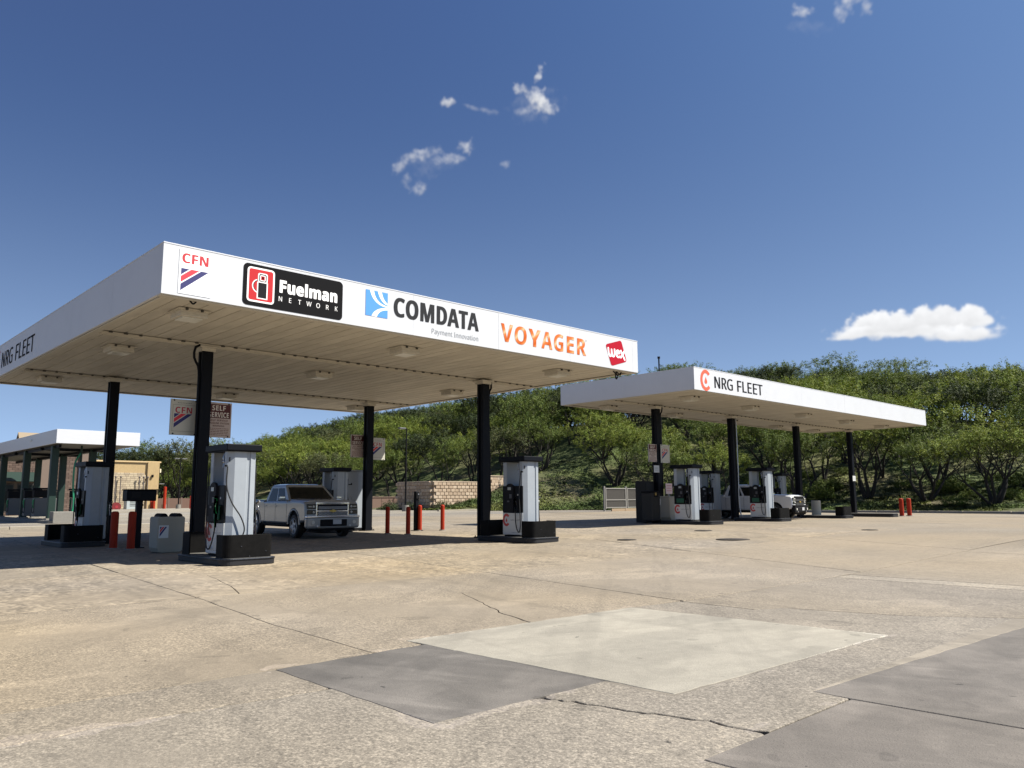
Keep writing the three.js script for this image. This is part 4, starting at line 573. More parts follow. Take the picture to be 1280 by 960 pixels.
function makePickup(label, paint, pos, turn, { chromeBumper = true } = {}) {
  const t = thing('pickup_truck', label, 'pickup truck', pos, turn), HW = 0.99;
  // lower body: side profile (z forward, y) with wheel arches, built across x
  const s = new THREE.Shape(); s.moveTo(-2.88, 0.62); s.lineTo(-2.9, 1.33); s.lineTo(-1.02, 1.33); s.lineTo(-0.98, 1.275); s.lineTo(1.22, 1.275); s.bezierCurveTo(1.9, 1.30, 2.45, 1.29, 2.70, 1.25); s.bezierCurveTo(2.79, 1.22, 2.82, 1.16, 2.84, 1.02); s.lineTo(2.86, 0.66); s.lineTo(2.80, 0.56); s.lineTo(2.33, 0.53); s.absarc(1.85, 0.47, 0.48, 0.10, Math.PI - 0.06, false); s.lineTo(1.34, 0.47); s.lineTo(-1.32, 0.47); s.absarc(-1.82, 0.47, 0.48, 0.0, Math.PI - 0.14, false); s.lineTo(-2.86, 0.56);
  const bg = new THREE.ExtrudeGeometry(s, { depth: 2 * HW - 0.22, bevelEnabled: true, bevelThickness: 0.11, bevelSize: 0.085, bevelOffset: -0.085, bevelSegments: 5, curveSegments: 20 });
  bg.rotateY(-Math.PI / 2).translate(HW - 0.11, 0, 0); // z of the shape becomes x; x of the shape becomes z
  const b = part('body', bg, paint, t);
  for (const x of [-1, 1]) for (const z of [1.85, -1.82]) part('wheel_arch', new THREE.TorusGeometry(0.50, 0.035, 6, 24, Math.PI).rotateY(Math.PI / 2).translate(x * (HW - 0.015), 0.47, z), paint, b);
  part('underbody', [bx(1.7, 0.25, 5.2, 0, 0.48, 0, 0.05), bx(1.86, 0.5, 1.1, 0, 0.7, 1.85), bx(1.86, 0.5, 1.1, 0, 0.7, -1.82)], M.blackRough, t);
  // hood: raised centre
  part('hood', [loft([[[-0.90, 1.22, 1.22], [-0.86, 1.20, 2.70], [0.86, 1.20, 2.70], [0.90, 1.22, 1.22]], [[-0.84, 1.335, 1.24], [-0.78, 1.275, 2.68], [0.78, 1.275, 2.68], [0.84, 1.335, 1.24]], [[-0.62, 1.365, 1.26], [-0.55, 1.315, 2.60], [0.55, 1.315, 2.60], [0.62, 1.365, 1.26]]])], paint, b);
  // cab
  const R0 = [[-0.93, 1.22, -1.05], [-0.93, 1.22, 1.28], [0.93, 1.22, 1.28], [0.93, 1.22, -1.05]], R1 = [[-0.75, 1.80, -0.86], [-0.75, 1.80, 0.48], [0.75, 1.80, 0.48], [0.75, 1.80, -0.86]], R2 = [[-0.70, 1.865, -0.80], [-0.70, 1.86, 0.36], [0.70, 1.86, 0.36], [0.70, 1.865, -0.80]], R3 = [[-0.52, 1.895, -0.66], [-0.52, 1.89, 0.18], [0.52, 1.89, 0.18], [0.52, 1.895, -0.66]];
  const cab = part('cab', loft([R0, R1, R2, R3]), paint, t);
  const L = (a, c, u) => a.map((v, i) => lerp(v, c[i], u)), face = (a, c, e, d) => (u, v) => L(L(a, c, u), L(d, e, u), v); // bilinear on a cab face
  const fr = face(R0[1], R0[2], R1[2], R1[1]); part('windscreen', quadPlate(fr(0.05, 0.06), fr(0.95, 0.06), fr(0.94, 0.95), fr(0.06, 0.95), 0.004), M.glass, cab);
  const bk = face(R0[3], R0[0], R1[0], R1[3]); part('rear_window', quadPlate(bk(0.1, 0.12), bk(0.9, 0.12), bk(0.88, 0.9), bk(0.12, 0.9), 0.004), M.glass, cab);
  for (const k of [0, 1]) { const sd = k ? face(R0[2], R0[3], R1[3], R1[2]) : face(R0[0], R0[1], R1[1], R1[0]); const w = (u0, u1, ua, ub) => { const f = k ? (u, v) => sd(1 - u, v) : sd; const q = [f(u0, 0.08), f(u1, 0.08), f(ub, 0.9), f(ua, 0.9)]; if (k) q.reverse(); part('side_window', quadPlate(...q, 0.004), M.glass, cab); }; w(0.10, 0.47, 0.10, 0.475); w(0.525, 0.86, 0.53, 0.90);
    const x = k ? 1 : -1; parts('door_handle', [bx(0.03, 0.035, 0.16, x * (HW + 0.005), 1.10, -0.78, 0.01), bx(0.03, 0.035, 0.16, x * (HW + 0.005), 1.10, 0.22, 0.01)], paint, b); parts('door_seam', [bx(0.008, 0.66, 0.012, x * (HW - 0.001), 0.86, 0.14), bx(0.008, 0.66, 0.012, x * (HW - 0.001), 0.86, 1.20), bx(0.008, 0.66, 0.012, x * (HW - 0.001), 0.86, -0.92)], M.black, b);
    part('mirror', [bx(0.20, 0.15, 0.11, x * 1.09, 1.37, 0.98, 0.04), rod([x * 0.90, 1.30, 1.0], [x * 1.02, 1.33, 0.99], 0.025)], paint, cab); part('mirror_cap', bx(0.19, 0.07, 0.03, x * 1.09, 1.40, 1.04, 0.012), M.chrome, cab);
    part('sill', bx(0.05, 0.09, 2.5, x * (HW - 0.03), 0.44, 0, 0.02), M.blackRough, b); part('fog_lamp', new THREE.CylinderGeometry(0.06, 0.06, 0.03, 14).rotateX(Math.PI / 2).translate(x * 0.76, 0.55, 2.975), M.lens, t);
    const hl = parts('headlight', [bx(0.33, 0.17, 0.12, x * 0.77, 1.08, 2.80, 0.02), bx(0.33, 0.15, 0.12, x * 0.77, 0.89, 2.81, 0.02)], std(0.02, 0.021, 0.023, 0.1), b)[0]; parts('lamp_bulb', [new THREE.SphereGeometry(0.045, 10, 8).translate(x * 0.70, 1.08, 2.845), new THREE.SphereGeometry(0.045, 10, 8).translate(x * 0.70, 0.89, 2.855), bx(0.12, 0.035, 0.02, x * 0.83, 1.08, 2.862, 0.008), bx(0.30, 0.014, 0.02, x * 0.77, 0.985, 2.87, 0.004)], M.lens, hl);
    part('tow_hook', bx(0.07, 0.08, 0.05, x * 0.6, 0.42, 2.97, 0.015), M.steel, t);
  }
  part('roof_fin', extr([[0, 0], [0.14, 0], [0.02, 0.075]], 0.03).rotateY(Math.PI / 2).translate(0.1, 1.885, -0.1), M.black, cab);
  // grille: dark mesh, chrome bars, gold cross badge
  const gr = part('grille', bx(1.16, 0.48, 0.08, 0, 0.96, 2.815, 0.02), M.black, t); parts('grille_bar', [bx(1.24, 0.085, 0.08, 0, 1.19, 2.83, 0.015), bx(1.18, 0.05, 0.07, 0, 0.93, 2.845, 0.012), bx(0.05, 0.5, 0.07, -0.585, 0.96, 2.825, 0.012), bx(0.05, 0.5, 0.07, 0.585, 0.96, 2.825, 0.012)], chromeBumper ? M.chrome : M.blackRough, gr); struct(part('grille_mesh', [...Array(4)].flatMap((_, r) => [...Array(22)].map((__, k) => bx(0.026, 0.026, 0.02, -0.52 + k * 0.05 + (r % 2) * 0.022, 0.78 + r * 0.038, 2.858))).concat([...Array(3)].map((_, r) => bx(1.06, 0.012, 0.02, 0, 1.0 + r * 0.035, 2.856))), M.steel, gr), 'stuff');
  part('badge', [bx(0.24, 0.055, 0.03, 0, 0.93, 2.885, 0.008), bx(0.085, 0.10, 0.03, 0.01, 0.93, 2.886, 0.008)], std(0.50, 0.36, 0.10, 0.35, { metalness: 0.6 }), gr);
  const bp = part('bumper', [bx(1.98, 0.40, 0.24, 0, 0.54, 2.85, 0.09)], chromeBumper ? paint : M.blackRough, t); part('chrome_strip', bx(1.96, 0.075, 0.20, 0, 0.735, 2.885, 0.03), chromeBumper ? M.chrome : M.blackRough, bp); part('air_intake', bx(1.0, 0.24, 0.06, 0, 0.53, 2.955, 0.03), M.blackRough, bp); part('valance', bx(1.7, 0.12, 0.14, 0, 0.32, 2.80, 0.04), M.blackRough, bp); part('number_plate', bx(0.31, 0.16, 0.012, 0.12, 0.56, 2.994, 0.004), std(0.42, 0.43, 0.44, 0.5), bp);
  part('rear_bumper', bx(1.9, 0.2, 0.16, 0, 0.62, -2.93, 0.04), M.chrome, t); parts('bed_rail', [bx(0.07, 0.04, 1.85, -HW + 0.05, 1.285, -1.95, 0.015), bx(0.07, 0.04, 1.85, HW - 0.05, 1.285, -1.95, 0.015)], M.black, b);
  for (const x of [-1, 1]) for (const z of [1.85, -1.82]) { const w = part('wheel', wheelGeo().translate(x * 0.86, 0.405, z), M.rubber, t); part('rim', rimGeo(x).translate(x * 0.955, 0.405, z), M.steel, w); }
  return t;
}
const greyPaint = new THREE.MeshPhysicalMaterial({ color: col(0.275, 0.278, 0.268), roughness: 0.36, metalness: 0.1, clearcoat: 1, clearcoatRoughness: 0.05 }), whitePaint = new THREE.MeshPhysicalMaterial({ color: col(0.62, 0.62, 0.61), roughness: 0.4, clearcoat: 1, clearcoatRoughness: 0.06 });
makePickup('silver grey crew cab pickup parked in the shade under the large canopy', greyPaint, [15.6, groundY(15.6), -28.7], -0.1).scale.setScalar(1.05);
makePickup('white pickup at the far canopy, hood showing behind a pump', whitePaint, [40.6, groundY(40.6), -23.7], 0.12, { chromeBumper: false });
{ const t = thing('red_machine', 'rust red steel frame seen through the gap between far pumps', 'machine', [42.4, groundY(42), -27.8]); part('frame', [rod([-0.35, 0, 0], [-0.25, 2.5, 0], 0.05), rod([0.35, 0, 0], [0.25, 2.5, 0], 0.05), rod([-0.32, 0.8, 0], [0.3, 1.6, 0], 0.04), rod([0.3, 0.9, 0], [-0.3, 1.9, 0], 0.04), bx(0.7, 0.1, 0.3, 0, 2.5, 0, 0.02)], M.red, t); part('base', bx(1, 0.1, 0.7, 0, 0.05, 0, 0.02), M.blackRough, t); }

{ // iron covers over the fill points
  const mk = (label, x, z, r) => { const t = thing('manhole_cover', label, 'manhole cover', [x, groundY(x) + 0.004, z]); part('rim', new THREE.CylinderGeometry(r, r, 0.02, 28).translate(0, 0.004, 0), std(0.07, 0.055, 0.04, 0.8), t); const c = part('lid', new THREE.CylinderGeometry(r * 0.88, r * 0.88, 0.02, 28).translate(0, 0.008, 0), std(0.035, 0.03, 0.025, 0.7), t); parts('rib', [-0.5, -0.25, 0, 0.25, 0.5].map(q => bx(r * 1.3, 0.006, 0.03, 0, 0.02, q * r)), std(0.05, 0.042, 0.035, 0.7), c); return t; };
  mk('largest dark iron cover in the open paving before the far canopy', 21.6, -13.2, 0.5); mk('small dark iron cover just left of the largest cover', 19.9, -15.9, 0.3); mk('small dark iron cover nearest the far canopy', 25.2, -16.6, 0.32); mk('small dark iron cover right of the largest cover', 29.0, -12.2, 0.28);
}

/* ------------------------------------------------------------------ the neighbouring station on the left */
const gGreen = std(0.0035, 0.022, 0.0145, 0.55), brickDark = std(0.10, 0.066, 0.05, 0.85), mortar = std(0.11, 0.088, 0.072, 0.9), shopDark = std(0.035, 0.03, 0.028, 0.6), roofTan = std(0.25, 0.195, 0.13, 0.85), stucco = new THREE.MeshStandardMaterial({ color: col(0.50, 0.36, 0.18), roughness: 0.9, map: smoothTex });
{
  const x0 = 13.7, x1 = 18.8, z0 = -86, z1 = -57, yb = 5.1, yt = 6.0, t = thing('station_canopy', 'white canopy on dark green columns of the neighbouring station at far left', 'canopy', [16.25, 0, -71.5]);
  const P = (n, g, m, p = t) => part(n, (Array.isArray(g) ? merge(g) : g).translate(-16.25, 0, 71.5), m, p);
  P('fascia_panel', bx(x1 - x0, yt - yb, 0.08, 16.25, (yt + yb) / 2, z1 - 0.04, 0.01), M.white); P('fascia_panel', bx(x1 - x0, yt - yb, 0.08, 16.25, (yt + yb) / 2, z0 + 0.04, 0.01), M.white);
  for (let i = 0; i < 4; i++) for (const x of [x0 + 0.04, x1 - 0.04]) P('fascia_panel', bx(0.08, yt - yb, 7.2, x, (yt + yb) / 2, z1 - 3.7 - i * 7.205, 0.01), M.white);
  P('soffit', bx(x1 - x0 - 0.18, 0.05, z1 - z0 - 0.18, 16.25, yb + 0.05, -71.5), std(0.13, 0.12, 0.105, 0.8)); P('roof_deck', bx(x1 - x0 - 0.2, 0.05, z1 - z0 - 0.2, 16.25, yt - 0.15, -71.5), M.deck);
  P('side_lamp', [bx(0.05, 0.1, 0.5, x0 - 0.03, 5.62, -63.5, 0.02)], M.lens);
  for (const [x, z] of [[14.2, -59.2], [14.2, -66.6], [14.2, -74], [14.2, -81.4], [17.3, -62], [17.3, -69.5], [17.3, -77]]) { const c = P('column', bx(0.44, yb - 0.1, 0.44, x, yb / 2, z, 0.04), gGreen); P('column_foot', bx(0.6, 0.3, 0.6, x, 0.15, z, 0.02), greyConcrete, c); }
  for (const g of [bx(0.14, 0.2, 27, 14.2, yb - 0.12, -71.5), bx(0.14, 0.2, 27, 17.3, yb - 0.12, -71.5), bx(4.6, 0.2, 0.14, 16.25, yb - 0.121, -62), bx(4.6, 0.2, 0.14, 16.25, yb - 0.121, -69.5)]) P('cross_beam', g, M.black);
  const is = thing('station_island', 'long pale concrete island under the neighbouring white canopy', 'pump island', [14.2, 0, -68]); part('kerb', plan(roundRect(-0.6, 0.6, -13, 11, 0.4), 0.2, 0.02), greyConcrete, is); part('end_block', bx(1.25, 0.75, 0.9, 0.25, 0.375, 10.6, 0.04), greyConcrete, is);
  const mk = () => { const q = thing('station_pump', 'dark grey pump with green nozzle under the neighbouring canopy', 'fuel pump', [0, 0, 0], 0, 'dark pumps of the neighbouring station'); part('cabinet', bx(0.9, 1.25, 0.6, 0, 0.82, 0, 0.04), std(0.10, 0.105, 0.105, 0.5), q); part('head', bx(1.0, 0.5, 0.55, 0, 1.72, 0, 0.05), M.blackRough, q); part('top_sign', bx(1.15, 0.12, 0.5, 0, 2.06, 0, 0.02), M.black, q); for (const s of [-1, 1]) { part('nozzle', nozzle().scale(1.6, 1.6, 1.6).translate(s * 0.5, 1.1, 0.1), s < 0 ? M.green : M.lens, q); part('hose', tube([[s * 0.5, 1.0, 0.1], [s * 0.55, 0.55, 0.2], [s * 0.5, 0.4, 0.3], [s * 0.45, 1.4, 0.28]], 0.025, 20, 5), M.rubber, q); } return q; };
  const sp = mk(); sp.position.set(14.2, 0.2, -61.8); sp.userData.label = 'dark pump nearest the road under the neighbouring white canopy'; [[14.2, -64.4, 'second dark pump from the road under the neighbouring white canopy'], [14.2, -69.4, 'third dark pump from the road under the neighbouring white canopy'], [17.3, -65, 'dark pump in the back row of the neighbouring white canopy, nearer the road'], [17.3, -72.5, 'dark pump in the back row of the neighbouring white canopy, farther from the road']].forEach(([x, z, l]) => copy(sp, l, [x, 0.2, z], 0));
  const hose = thing('green_hose', 'bright green hose hanging by the neighbouring canopy column', 'hose', [15.7, 0, -59]); part('hose', tube([[0, 4.6, 0], [-0.3, 4.0, 0.1], [-0.35, 2.6, 0.1], [-0.25, 1.2, 0.1], [-0.35, 0.25, 0.1]], 0.06, 40, 6), std(0.02, 0.20, 0.10, 0.4), hose); part('post', cyl(0.07, 0.07, 5.0, 0.05, 0.1, 0, 10), gGreen, hose);
}
{ // brick store behind that canopy
  const t = thing('brick_store', 'brown brick store with a small gable behind the neighbouring canopy', 'building', [14.5, 0, -95]);
  const P = (n, g, m, p = t) => part(n, (Array.isArray(g) ? merge(g) : g).translate(-14.5, 0, 95), m, p);
  const w = P('wall', bx(19.6, 6.6, 13.6, 14.5, 3.3, -95, 0), mortar); const r = rng(12), A = [], B = [];
  for (let row = 0; row < 33; row++) for (let k = 0; k < 40; k++) { const x = 4.9 + k * 0.49 + (row % 2) * 0.24; if (x > 24.0) continue; const wind = (x > 5.6 && x < 20.2 && row > 1 && row < 16); if (wind) continue; (r() > 0.4 ? A : B).push(bx(0.46, 0.18, 0.04, x + 0.23, 0.1 + row * 0.2, -88.19 + r() * 0.01)); }
  struct(P('brick', A, brickDark, w), 'stuff'); struct(P('brick', B, std(0.135, 0.092, 0.07, 0.85), w), 'stuff');
  for (let k = 0; k < 6; k++) { const f = P('shop_window', bx(2.2, 2.7, 0.08, 7 + k * 2.45, 1.75, -88.2, 0.02), shopDark, t); P('pane', bx(2.0, 2.4, 0.03, 7 + k * 2.45, 1.75, -88.145), M.glass, f); }
  for (let k = 0; k < 4; k++) { const a = P('awning', extr([[0, 0], [1.2, 0], [0, 0.9]], 3.2).rotateY(-Math.PI / 2).translate(8.8 + k * 3.6, 3.3, -88.15), k % 2 ? gGreen : shopDark, t); }
  for (const x of [20.4, 24.0]) P('pilaster', bx(1.0, 6.6, 0.3, x, 3.3, -88.05), std(0.16, 0.118, 0.092, 0.85)); P('cornice', bx(20.2, 0.35, 14.2, 14.5, 6.75, -95, 0.03), roofTan);
  const g = P('gable', extr([[-0.95, 0], [0.95, 0], [0, 1.08]], 1.9).rotateY(Math.PI / 2).translate(18.3, 6.92, -89.6), shopDark); P('roof', [bx(4.9, 0.08, 2.05, 20.5, 7.52, -88.78).applyMatrix4(new THREE.Matrix4()), bx(4.9, 0.08, 0.1, 20.5, 8.08, -89.6)], roofTan, g).visible = true;
  const slope = g.children[g.children.length - 1]; slope.geometry.dispose(); slope.geometry = merge([extr([[-1.08, -0.06], [0, 1.12], [1.08, -0.06], [1.08, 0.02], [0, 1.20], [-1.08, 0.02]], 2.1).rotateY(Math.PI / 2).translate(18.15 - 14.5, 6.92, -89.6 + 95)]);
}
{ // yellow building with stone facing, gas pipes and red door posts
  const t = thing('yellow_building', 'yellow flat roofed building with pale stone facing left of the trees', 'building', [38, 0, -132]);
  const P = (n, g, m, p = t) => part(n, (Array.isArray(g) ? merge(g) : g).translate(-38, 0, 132), m, p);
  const w = P('wall', worldUV(bx(13.4, 7.1, 13.5, 37.6, 3.55, -132, 0.02), 0.4), stucco); P('pilaster', [bx(1.7, 7.22, 0.3, 43.45, 3.61, -125.1, 0.02)], stucco); P('parapet', [bx(13.9, 0.22, 13.9, 37.6, 7.2, -132, 0.03)], std(0.52, 0.38, 0.2, 0.9));
  const r = rng(31), A = [], B = []; for (let row = 0; row < 19; row++) { let x = 33.0; while (x < 42.4) { const l = 0.35 + r() * 0.5; (r() > 0.45 ? A : B).push(bx(Math.min(l, 42.5 - x) - 0.03, 0.26, 0.08 + r() * 0.05, x + l / 2, 0.2 + row * 0.29, -125.2)); x += l; } }
  struct(P('stone', A, std(0.45, 0.37, 0.25, 0.9), w), 'stuff'); struct(P('stone', B, std(0.36, 0.29, 0.2, 0.9), w), 'stuff');
  for (const x of [38.1, 38.8, 41.4, 42.0, 42.6]) P('gas_pipe', [rod([x, 0, -124.7], [x, 4.9, -124.7], 0.07), new THREE.SphereGeometry(0.16, 8, 6).translate(x, 4.9, -124.7), bx(0.2, 0.3, 0.2, x, 2.6, -124.7)], std(0.12, 0.10, 0.09, 0.6));
  P('wall_lamp', bx(0.25, 0.4, 0.3, 43.3, 5.1, -124.8, 0.05), M.black); P('red_door', bx(0.7, 3.0, 0.1, 43.6, 1.5, -124.9, 0.02), M.red); P('gutter', bx(0.2, 0.6, 0.25, 44.45, 5.9, -125, 0.04), std(0.72, 0.62, 0.42, 0.7));
  const a = thing('air_unit', 'pale air conditioning unit standing before the yellow building', 'air conditioner', [40.0, 0, -122.5]); part('case', bx(2.2, 2.2, 1.3, 0, 1.3, 0, 0.06), std(0.36, 0.40, 0.40, 0.5), a); for (let i = 0; i < 6; i++) part('louvre', bx(1.5, 0.06, 0.03, 0.1, 0.7 + i * 0.22, 0.66), M.blackRough, a); parts('stand', [bx(0.12, 0.4, 0.12, -0.9, 0.2, 0.4), bx(0.12, 0.4, 0.12, 0.9, 0.2, 0.4), bx(0.12, 0.4, 0.12, -0.9, 0.2, -0.4), bx(0.12, 0.4, 0.12, 0.9, 0.2, -0.4)], M.blackRough, a);
  const b = bollard('tall red post at the right corner of the yellow building', 44.75, -123.4, 3.5, 0.22); b.userData.group = undefined; delete b.userData.group; b.position.y = 0;
  const h = thing('red_drum', 'round red drum lying at the left foot of the yellow building', 'drum', [37.2, 0.6, -121]); part('drum', new THREE.CylinderGeometry(0.6, 0.6, 0.8, 18).rotateX(Math.PI / 2), std(0.15, 0.008, 0.01, 0.6), h); part('hub', new THREE.CylinderGeometry(0.2, 0.2, 0.84, 12).rotateX(Math.PI / 2), std(0.3, 0.02, 0.03, 0.5), h);
  const e = thing('white_gable', 'small white gable top peeping over the yellow building roof', 'roof', [39.9, 7.31, -136]); part('gable_face', extr([[-0.5, 0], [0.9, 0], [-0.2, 1.25]], 0.6).translate(0, 0, -0.3), M.white, e); part('edge', extr([[-0.2, 1.25], [0.98, 0], [1.06, 0.04], [-0.2, 1.36]], 0.7).translate(0, 0, -0.35), M.pumpGrey, e);
}
{ // brown screen wall, low red posts and lamp posts beyond the road
  const t = thing('screen_wall', 'long low brown screen wall below the trees right of the yellow building', 'wall', [54, 0, -128]); for (let i = 0; i < 9; i++) part('panel', bx(1.94, 1.75, 0.2, -8 + i * 2, 0.9, 0, 0.02), std(0.11 + 0.02 * h2(i, 1), 0.075, 0.055, 0.85), t); for (let i = 0; i < 10; i++) part('pier', bx(0.24, 1.9, 0.28, -9 + i * 2, 0.95, 0, 0.02), std(0.13, 0.09, 0.07, 0.85), t);
  bollard('small red post before the brown screen wall', 46.9, -119, 2.1, 0.12).position.y = 0;
}
function lampPost(label, x, y, z, h, arms) {
  const t = thing('lamp_post', label, 'lamp post', [x, y, z], 0); part('base', new THREE.CylinderGeometry(0.34, 0.36, 0.85, 16).translate(0, 0.42, 0), greyConcrete, t); part('pole', rod([0, 0.85, 0], [0, h, 0], 0.10, 0.07, 10), M.blackRough, t);
  for (const a of arms) { const hd = part('lamp_head', [bx(0.75, 0.14, 0.36, a * 0.55, h - 0.02, 0, 0.04)], std(0.10, 0.10, 0.10, 0.5), t); part('arm', rod([0, h - 0.1, 0], [a * 0.3, h - 0.02, 0], 0.035), M.blackRough, hd); part('lens', bx(0.5, 0.03, 0.26, a * 0.58, h - 0.10, 0, 0.01), M.lens, hd); } return t;
}
lampPost('tall dark lamp post standing before the block wall', 47.55, 0, -66, 8.55, [-1]);
lampPost('lamp post with two heads before the trees beyond the yellow building', 46.3, 0, -122, 7.7, [-1, 1]);
lampPost('shorter lamp post with a bright head left of the trees', 46.0, 0, -127, 4.0, [-1]);
{ // split faced block wall: long sunlit face with a raised part, and the shaded return
  const t = thing('block_wall', 'tan split faced block wall at the foot of the hill', 'wall', [54, 0, -70]); const mb = [std(0.42, 0.32, 0.225, 0.95), std(0.37, 0.275, 0.19, 0.95), std(0.46, 0.36, 0.26, 0.95)], lists = [[], [], []], r = rng(77);
  const chip = g => { const p = g.attributes.position; for (let i = 0; i < p.count; i++) { p.setXYZ(i, p.getX(i), p.getY(i), p.getZ(i)); } return g; };
  const face = (len, rows, along) => { for (let k = 0; k < rows; k++) for (let i = 0; i < len / 0.6; i++) { const u = i * 0.6 + (k % 2) * 0.3; if (u + 0.58 > len + 0.3) continue; const b = bx(0.57, 0.345, 0.34, 0, 0, 0, 0).toNonIndexed(), pr = 0.015 + r() * 0.05, q = extr([[-0.285, -0.17], [-0.2 + r() * 0.1, -0.13], [0.285, -0.17], [0.285, 0.17], [-0.285, 0.17]], 0.02); const blk = merge([b, extr([[-0.27, -0.155], [0.27, -0.155], [0.27, 0.155], [-0.27, 0.155]], 0.06 + pr, 0.028).translate(0, 0, 0.15)]); if (along === 'x') blk.translate(u + 0.3, 0.18 + k * 0.365, 0); else blk.rotateY(-Math.PI / 2).translate(0, 0.18 + k * 0.365, -u - 0.3); lists[Math.floor(r() * 3)].push(blk); } };
  face(17.5, 9, 'x'); face(6.3, 9, 'z');
  for (let k = 9; k < 11; k++) for (let i = 0; i < 15; i++) { const u = 8.3 + i * 0.6 + (k % 2) * 0.3; lists[i % 3].push(bx(0.57, 0.345, 0.36, u + 0.3, 0.18 + k * 0.365, 0, 0)); }
  lists.forEach((l, i) => struct(part('block', l, mb[i], t), 'stuff'));
  parts('coping', [bx(8.4, 0.10, 0.5, 4.1, 3.34, 0, 0.02), bx(9.4, 0.10, 0.5, 13.0, 4.08, 0, 0.02), bx(0.5, 0.10, 6.0, 0, 3.341, -3.3, 0.02)], mb[2], t);
  parts('core', [bx(17.3, 3.2, 0.3, 8.8, 1.6, -0.03), bx(0.3, 3.2, 6.0, 0.03, 1.6, -3.2)], mb[1], t); part('footing', bx(18.5, 0.22, 0.9, 9, 0.06, 0.55, 0.04), concreteMat, t);
  const u = thing('low_wall', 'low brown wall running left from the block wall below the trees', 'wall', [47, 0, -82]); for (let i = 0; i < 8; i++) part('panel', bx(1.75, 1.7, 0.25, -1.4 + i * 1.78, 0.8, 0, 0.02), std(0.16, 0.10, 0.075, 0.9), u); part('cap', bx(14.4, 0.1, 0.4, 4.8, 1.7, 0, 0.02), std(0.2, 0.13, 0.10, 0.9), u);
}
{ // wire gate with grey slats on a plank sill
  const t = thing('wire_gate', 'grey two leaf mesh gate at the grass edge left of the far canopy', 'gate', [59.3, 0.22, -47.3]); const fm = std(0.22, 0.21, 0.19, 0.8), slat = std(0.06, 0.055, 0.048, 0.9);
  for (const [a, b] of [[-3.05, -0.08], [0.08, 3.0]]) { const w = b - a, c = (a + b) / 2, lf = part('leaf', [bx(w, 0.09, 0.08, c, 2.08, 0), bx(w, 0.09, 0.08, c, 0.35, 0), bx(w, 0.09, 0.08, c, 1.05, 0), bx(0.10, 1.9, 0.09, a + 0.05, 1.2, 0), bx(0.10, 1.9, 0.09, b - 0.05, 1.2, 0)], fm, t); for (let i = 0; i < 26; i++) part('slat', bx(0.085, 1.64, 0.02, a + 0.16 + i * (w - 0.3) / 25, 1.22, -0.02), slat, lf); }
  for (let i = 0; i < 3; i++) part('sill_plank', bx(1.9, 0.26, 0.1, 0.7 + i * 0.0 - 2 + i * 1.95, 0.12, 0.03, 0.01), std(0.30, 0.22, 0.14, 0.9), t); for (const x of [-3.1, 0, 3.05]) part('post', bx(0.14, 2.35, 0.14, x, 1.1, -0.08, 0.01), fm, t);
}
{ const t = thing('broken_slab', 'tilted broken concrete slab lying on the grass left of the gate', 'slab', [61.6, 0.32, -60.5], 0.3); part('slab', worldUV(plan([[-2.4, -0.9], [-0.5, -1.3], [1.9, -1.0], [2.5, 0.4], [0.7, 1.0], [-1.9, 0.8]], 0.16, 0.02), 0.5).rotateZ(0.05).rotateX(0.12), greyConcrete, t); part('chunk', worldUV(plan([[-0.5, -0.3], [0.3, -0.4], [0.6, 0.2], [-0.2, 0.4]], 0.2, 0.02), 0.5).translate(2.9, -0.1, 0.9), greyConcrete, t); }

/* ------------------------------------------------------------------ trees, shrubs and grass */
const bark = std(0.024, 0.020, 0.016, 0.95);
const leafMat = (r, g, b) => new THREE.MeshPhysicalMaterial({ color: col(r, g, b), roughness: 0.75, transmission: 0.35, thickness: 0, vertexColors: true, side: THREE.DoubleSide, specularIntensity: 0.3 });
const LEAF = { light: leafMat(0.172, 0.212, 0.029), mid: leafMat(0.118, 0.156, 0.026), dark: leafMat(0.048, 0.066, 0.020), dull: leafMat(0.10, 0.112, 0.04) };
function leafQuads(sprays, R, size, seed) { // sprays: [x, y, z, nx, ny, nz]
  const P = [], N = [], C = [];
  const r = rng(seed);
  for (const s of sprays) {
    const tone = 0.72 + 0.56 * r(), hue = (r() - 0.5) * 0.22; const dir = new THREE.Vector3(s[3] + (r() - 0.5) * 1.3, s[4] - 0.25 + (r() - 0.5) * 0.9, s[5] + (r() - 0.5) * 1.3).normalize(), L = 0.35 + r() * 0.5;
    for (let k = 0; k < R; k++) {
      const u = Math.pow(r(), 0.8) * L, c = new THREE.Vector3(s[0], s[1] - 0.22 * u * u, s[2]).addScaledVector(dir, u).add(new THREE.Vector3(r() - 0.5, r() - 0.5, r() - 0.5).multiplyScalar(0.24));
      const n = new THREE.Vector3(r() - 0.5, r() * 0.9 + 0.05, r() - 0.5).addScaledVector(dir, 0.25).normalize(), a = new THREE.Vector3(r() - 0.5, (r() - 0.5) * 0.6, r() - 0.5).cross(n).normalize(), b = n.clone().cross(a); const w = size * (0.6 + 0.8 * r()), h = w * (0.32 + 0.25 * r());
      const q = [[-w, 0], [0, -h], [w, 0], [0, h]].map(([x, y]) => c.clone().addScaledVector(a, x * 0.5).addScaledVector(b, y * 0.5)); const t = tone * (0.85 + 0.3 * r());
      for (const i of [0, 1, 2, 0, 2, 3]) { P.push(q[i].x, q[i].y, q[i].z); N.push(n.x, n.y, n.z); C.push(t * (1 + hue), t, t * (1 - hue * 0.6)); }
    }
  }
  const g = new THREE.BufferGeometry(); g.setAttribute('position', new THREE.Float32BufferAttribute(P, 3)); g.setAttribute('normal', new THREE.Float32BufferAttribute(N, 3)); g.setAttribute('color', new THREE.Float32BufferAttribute(C, 3)); return g;
}
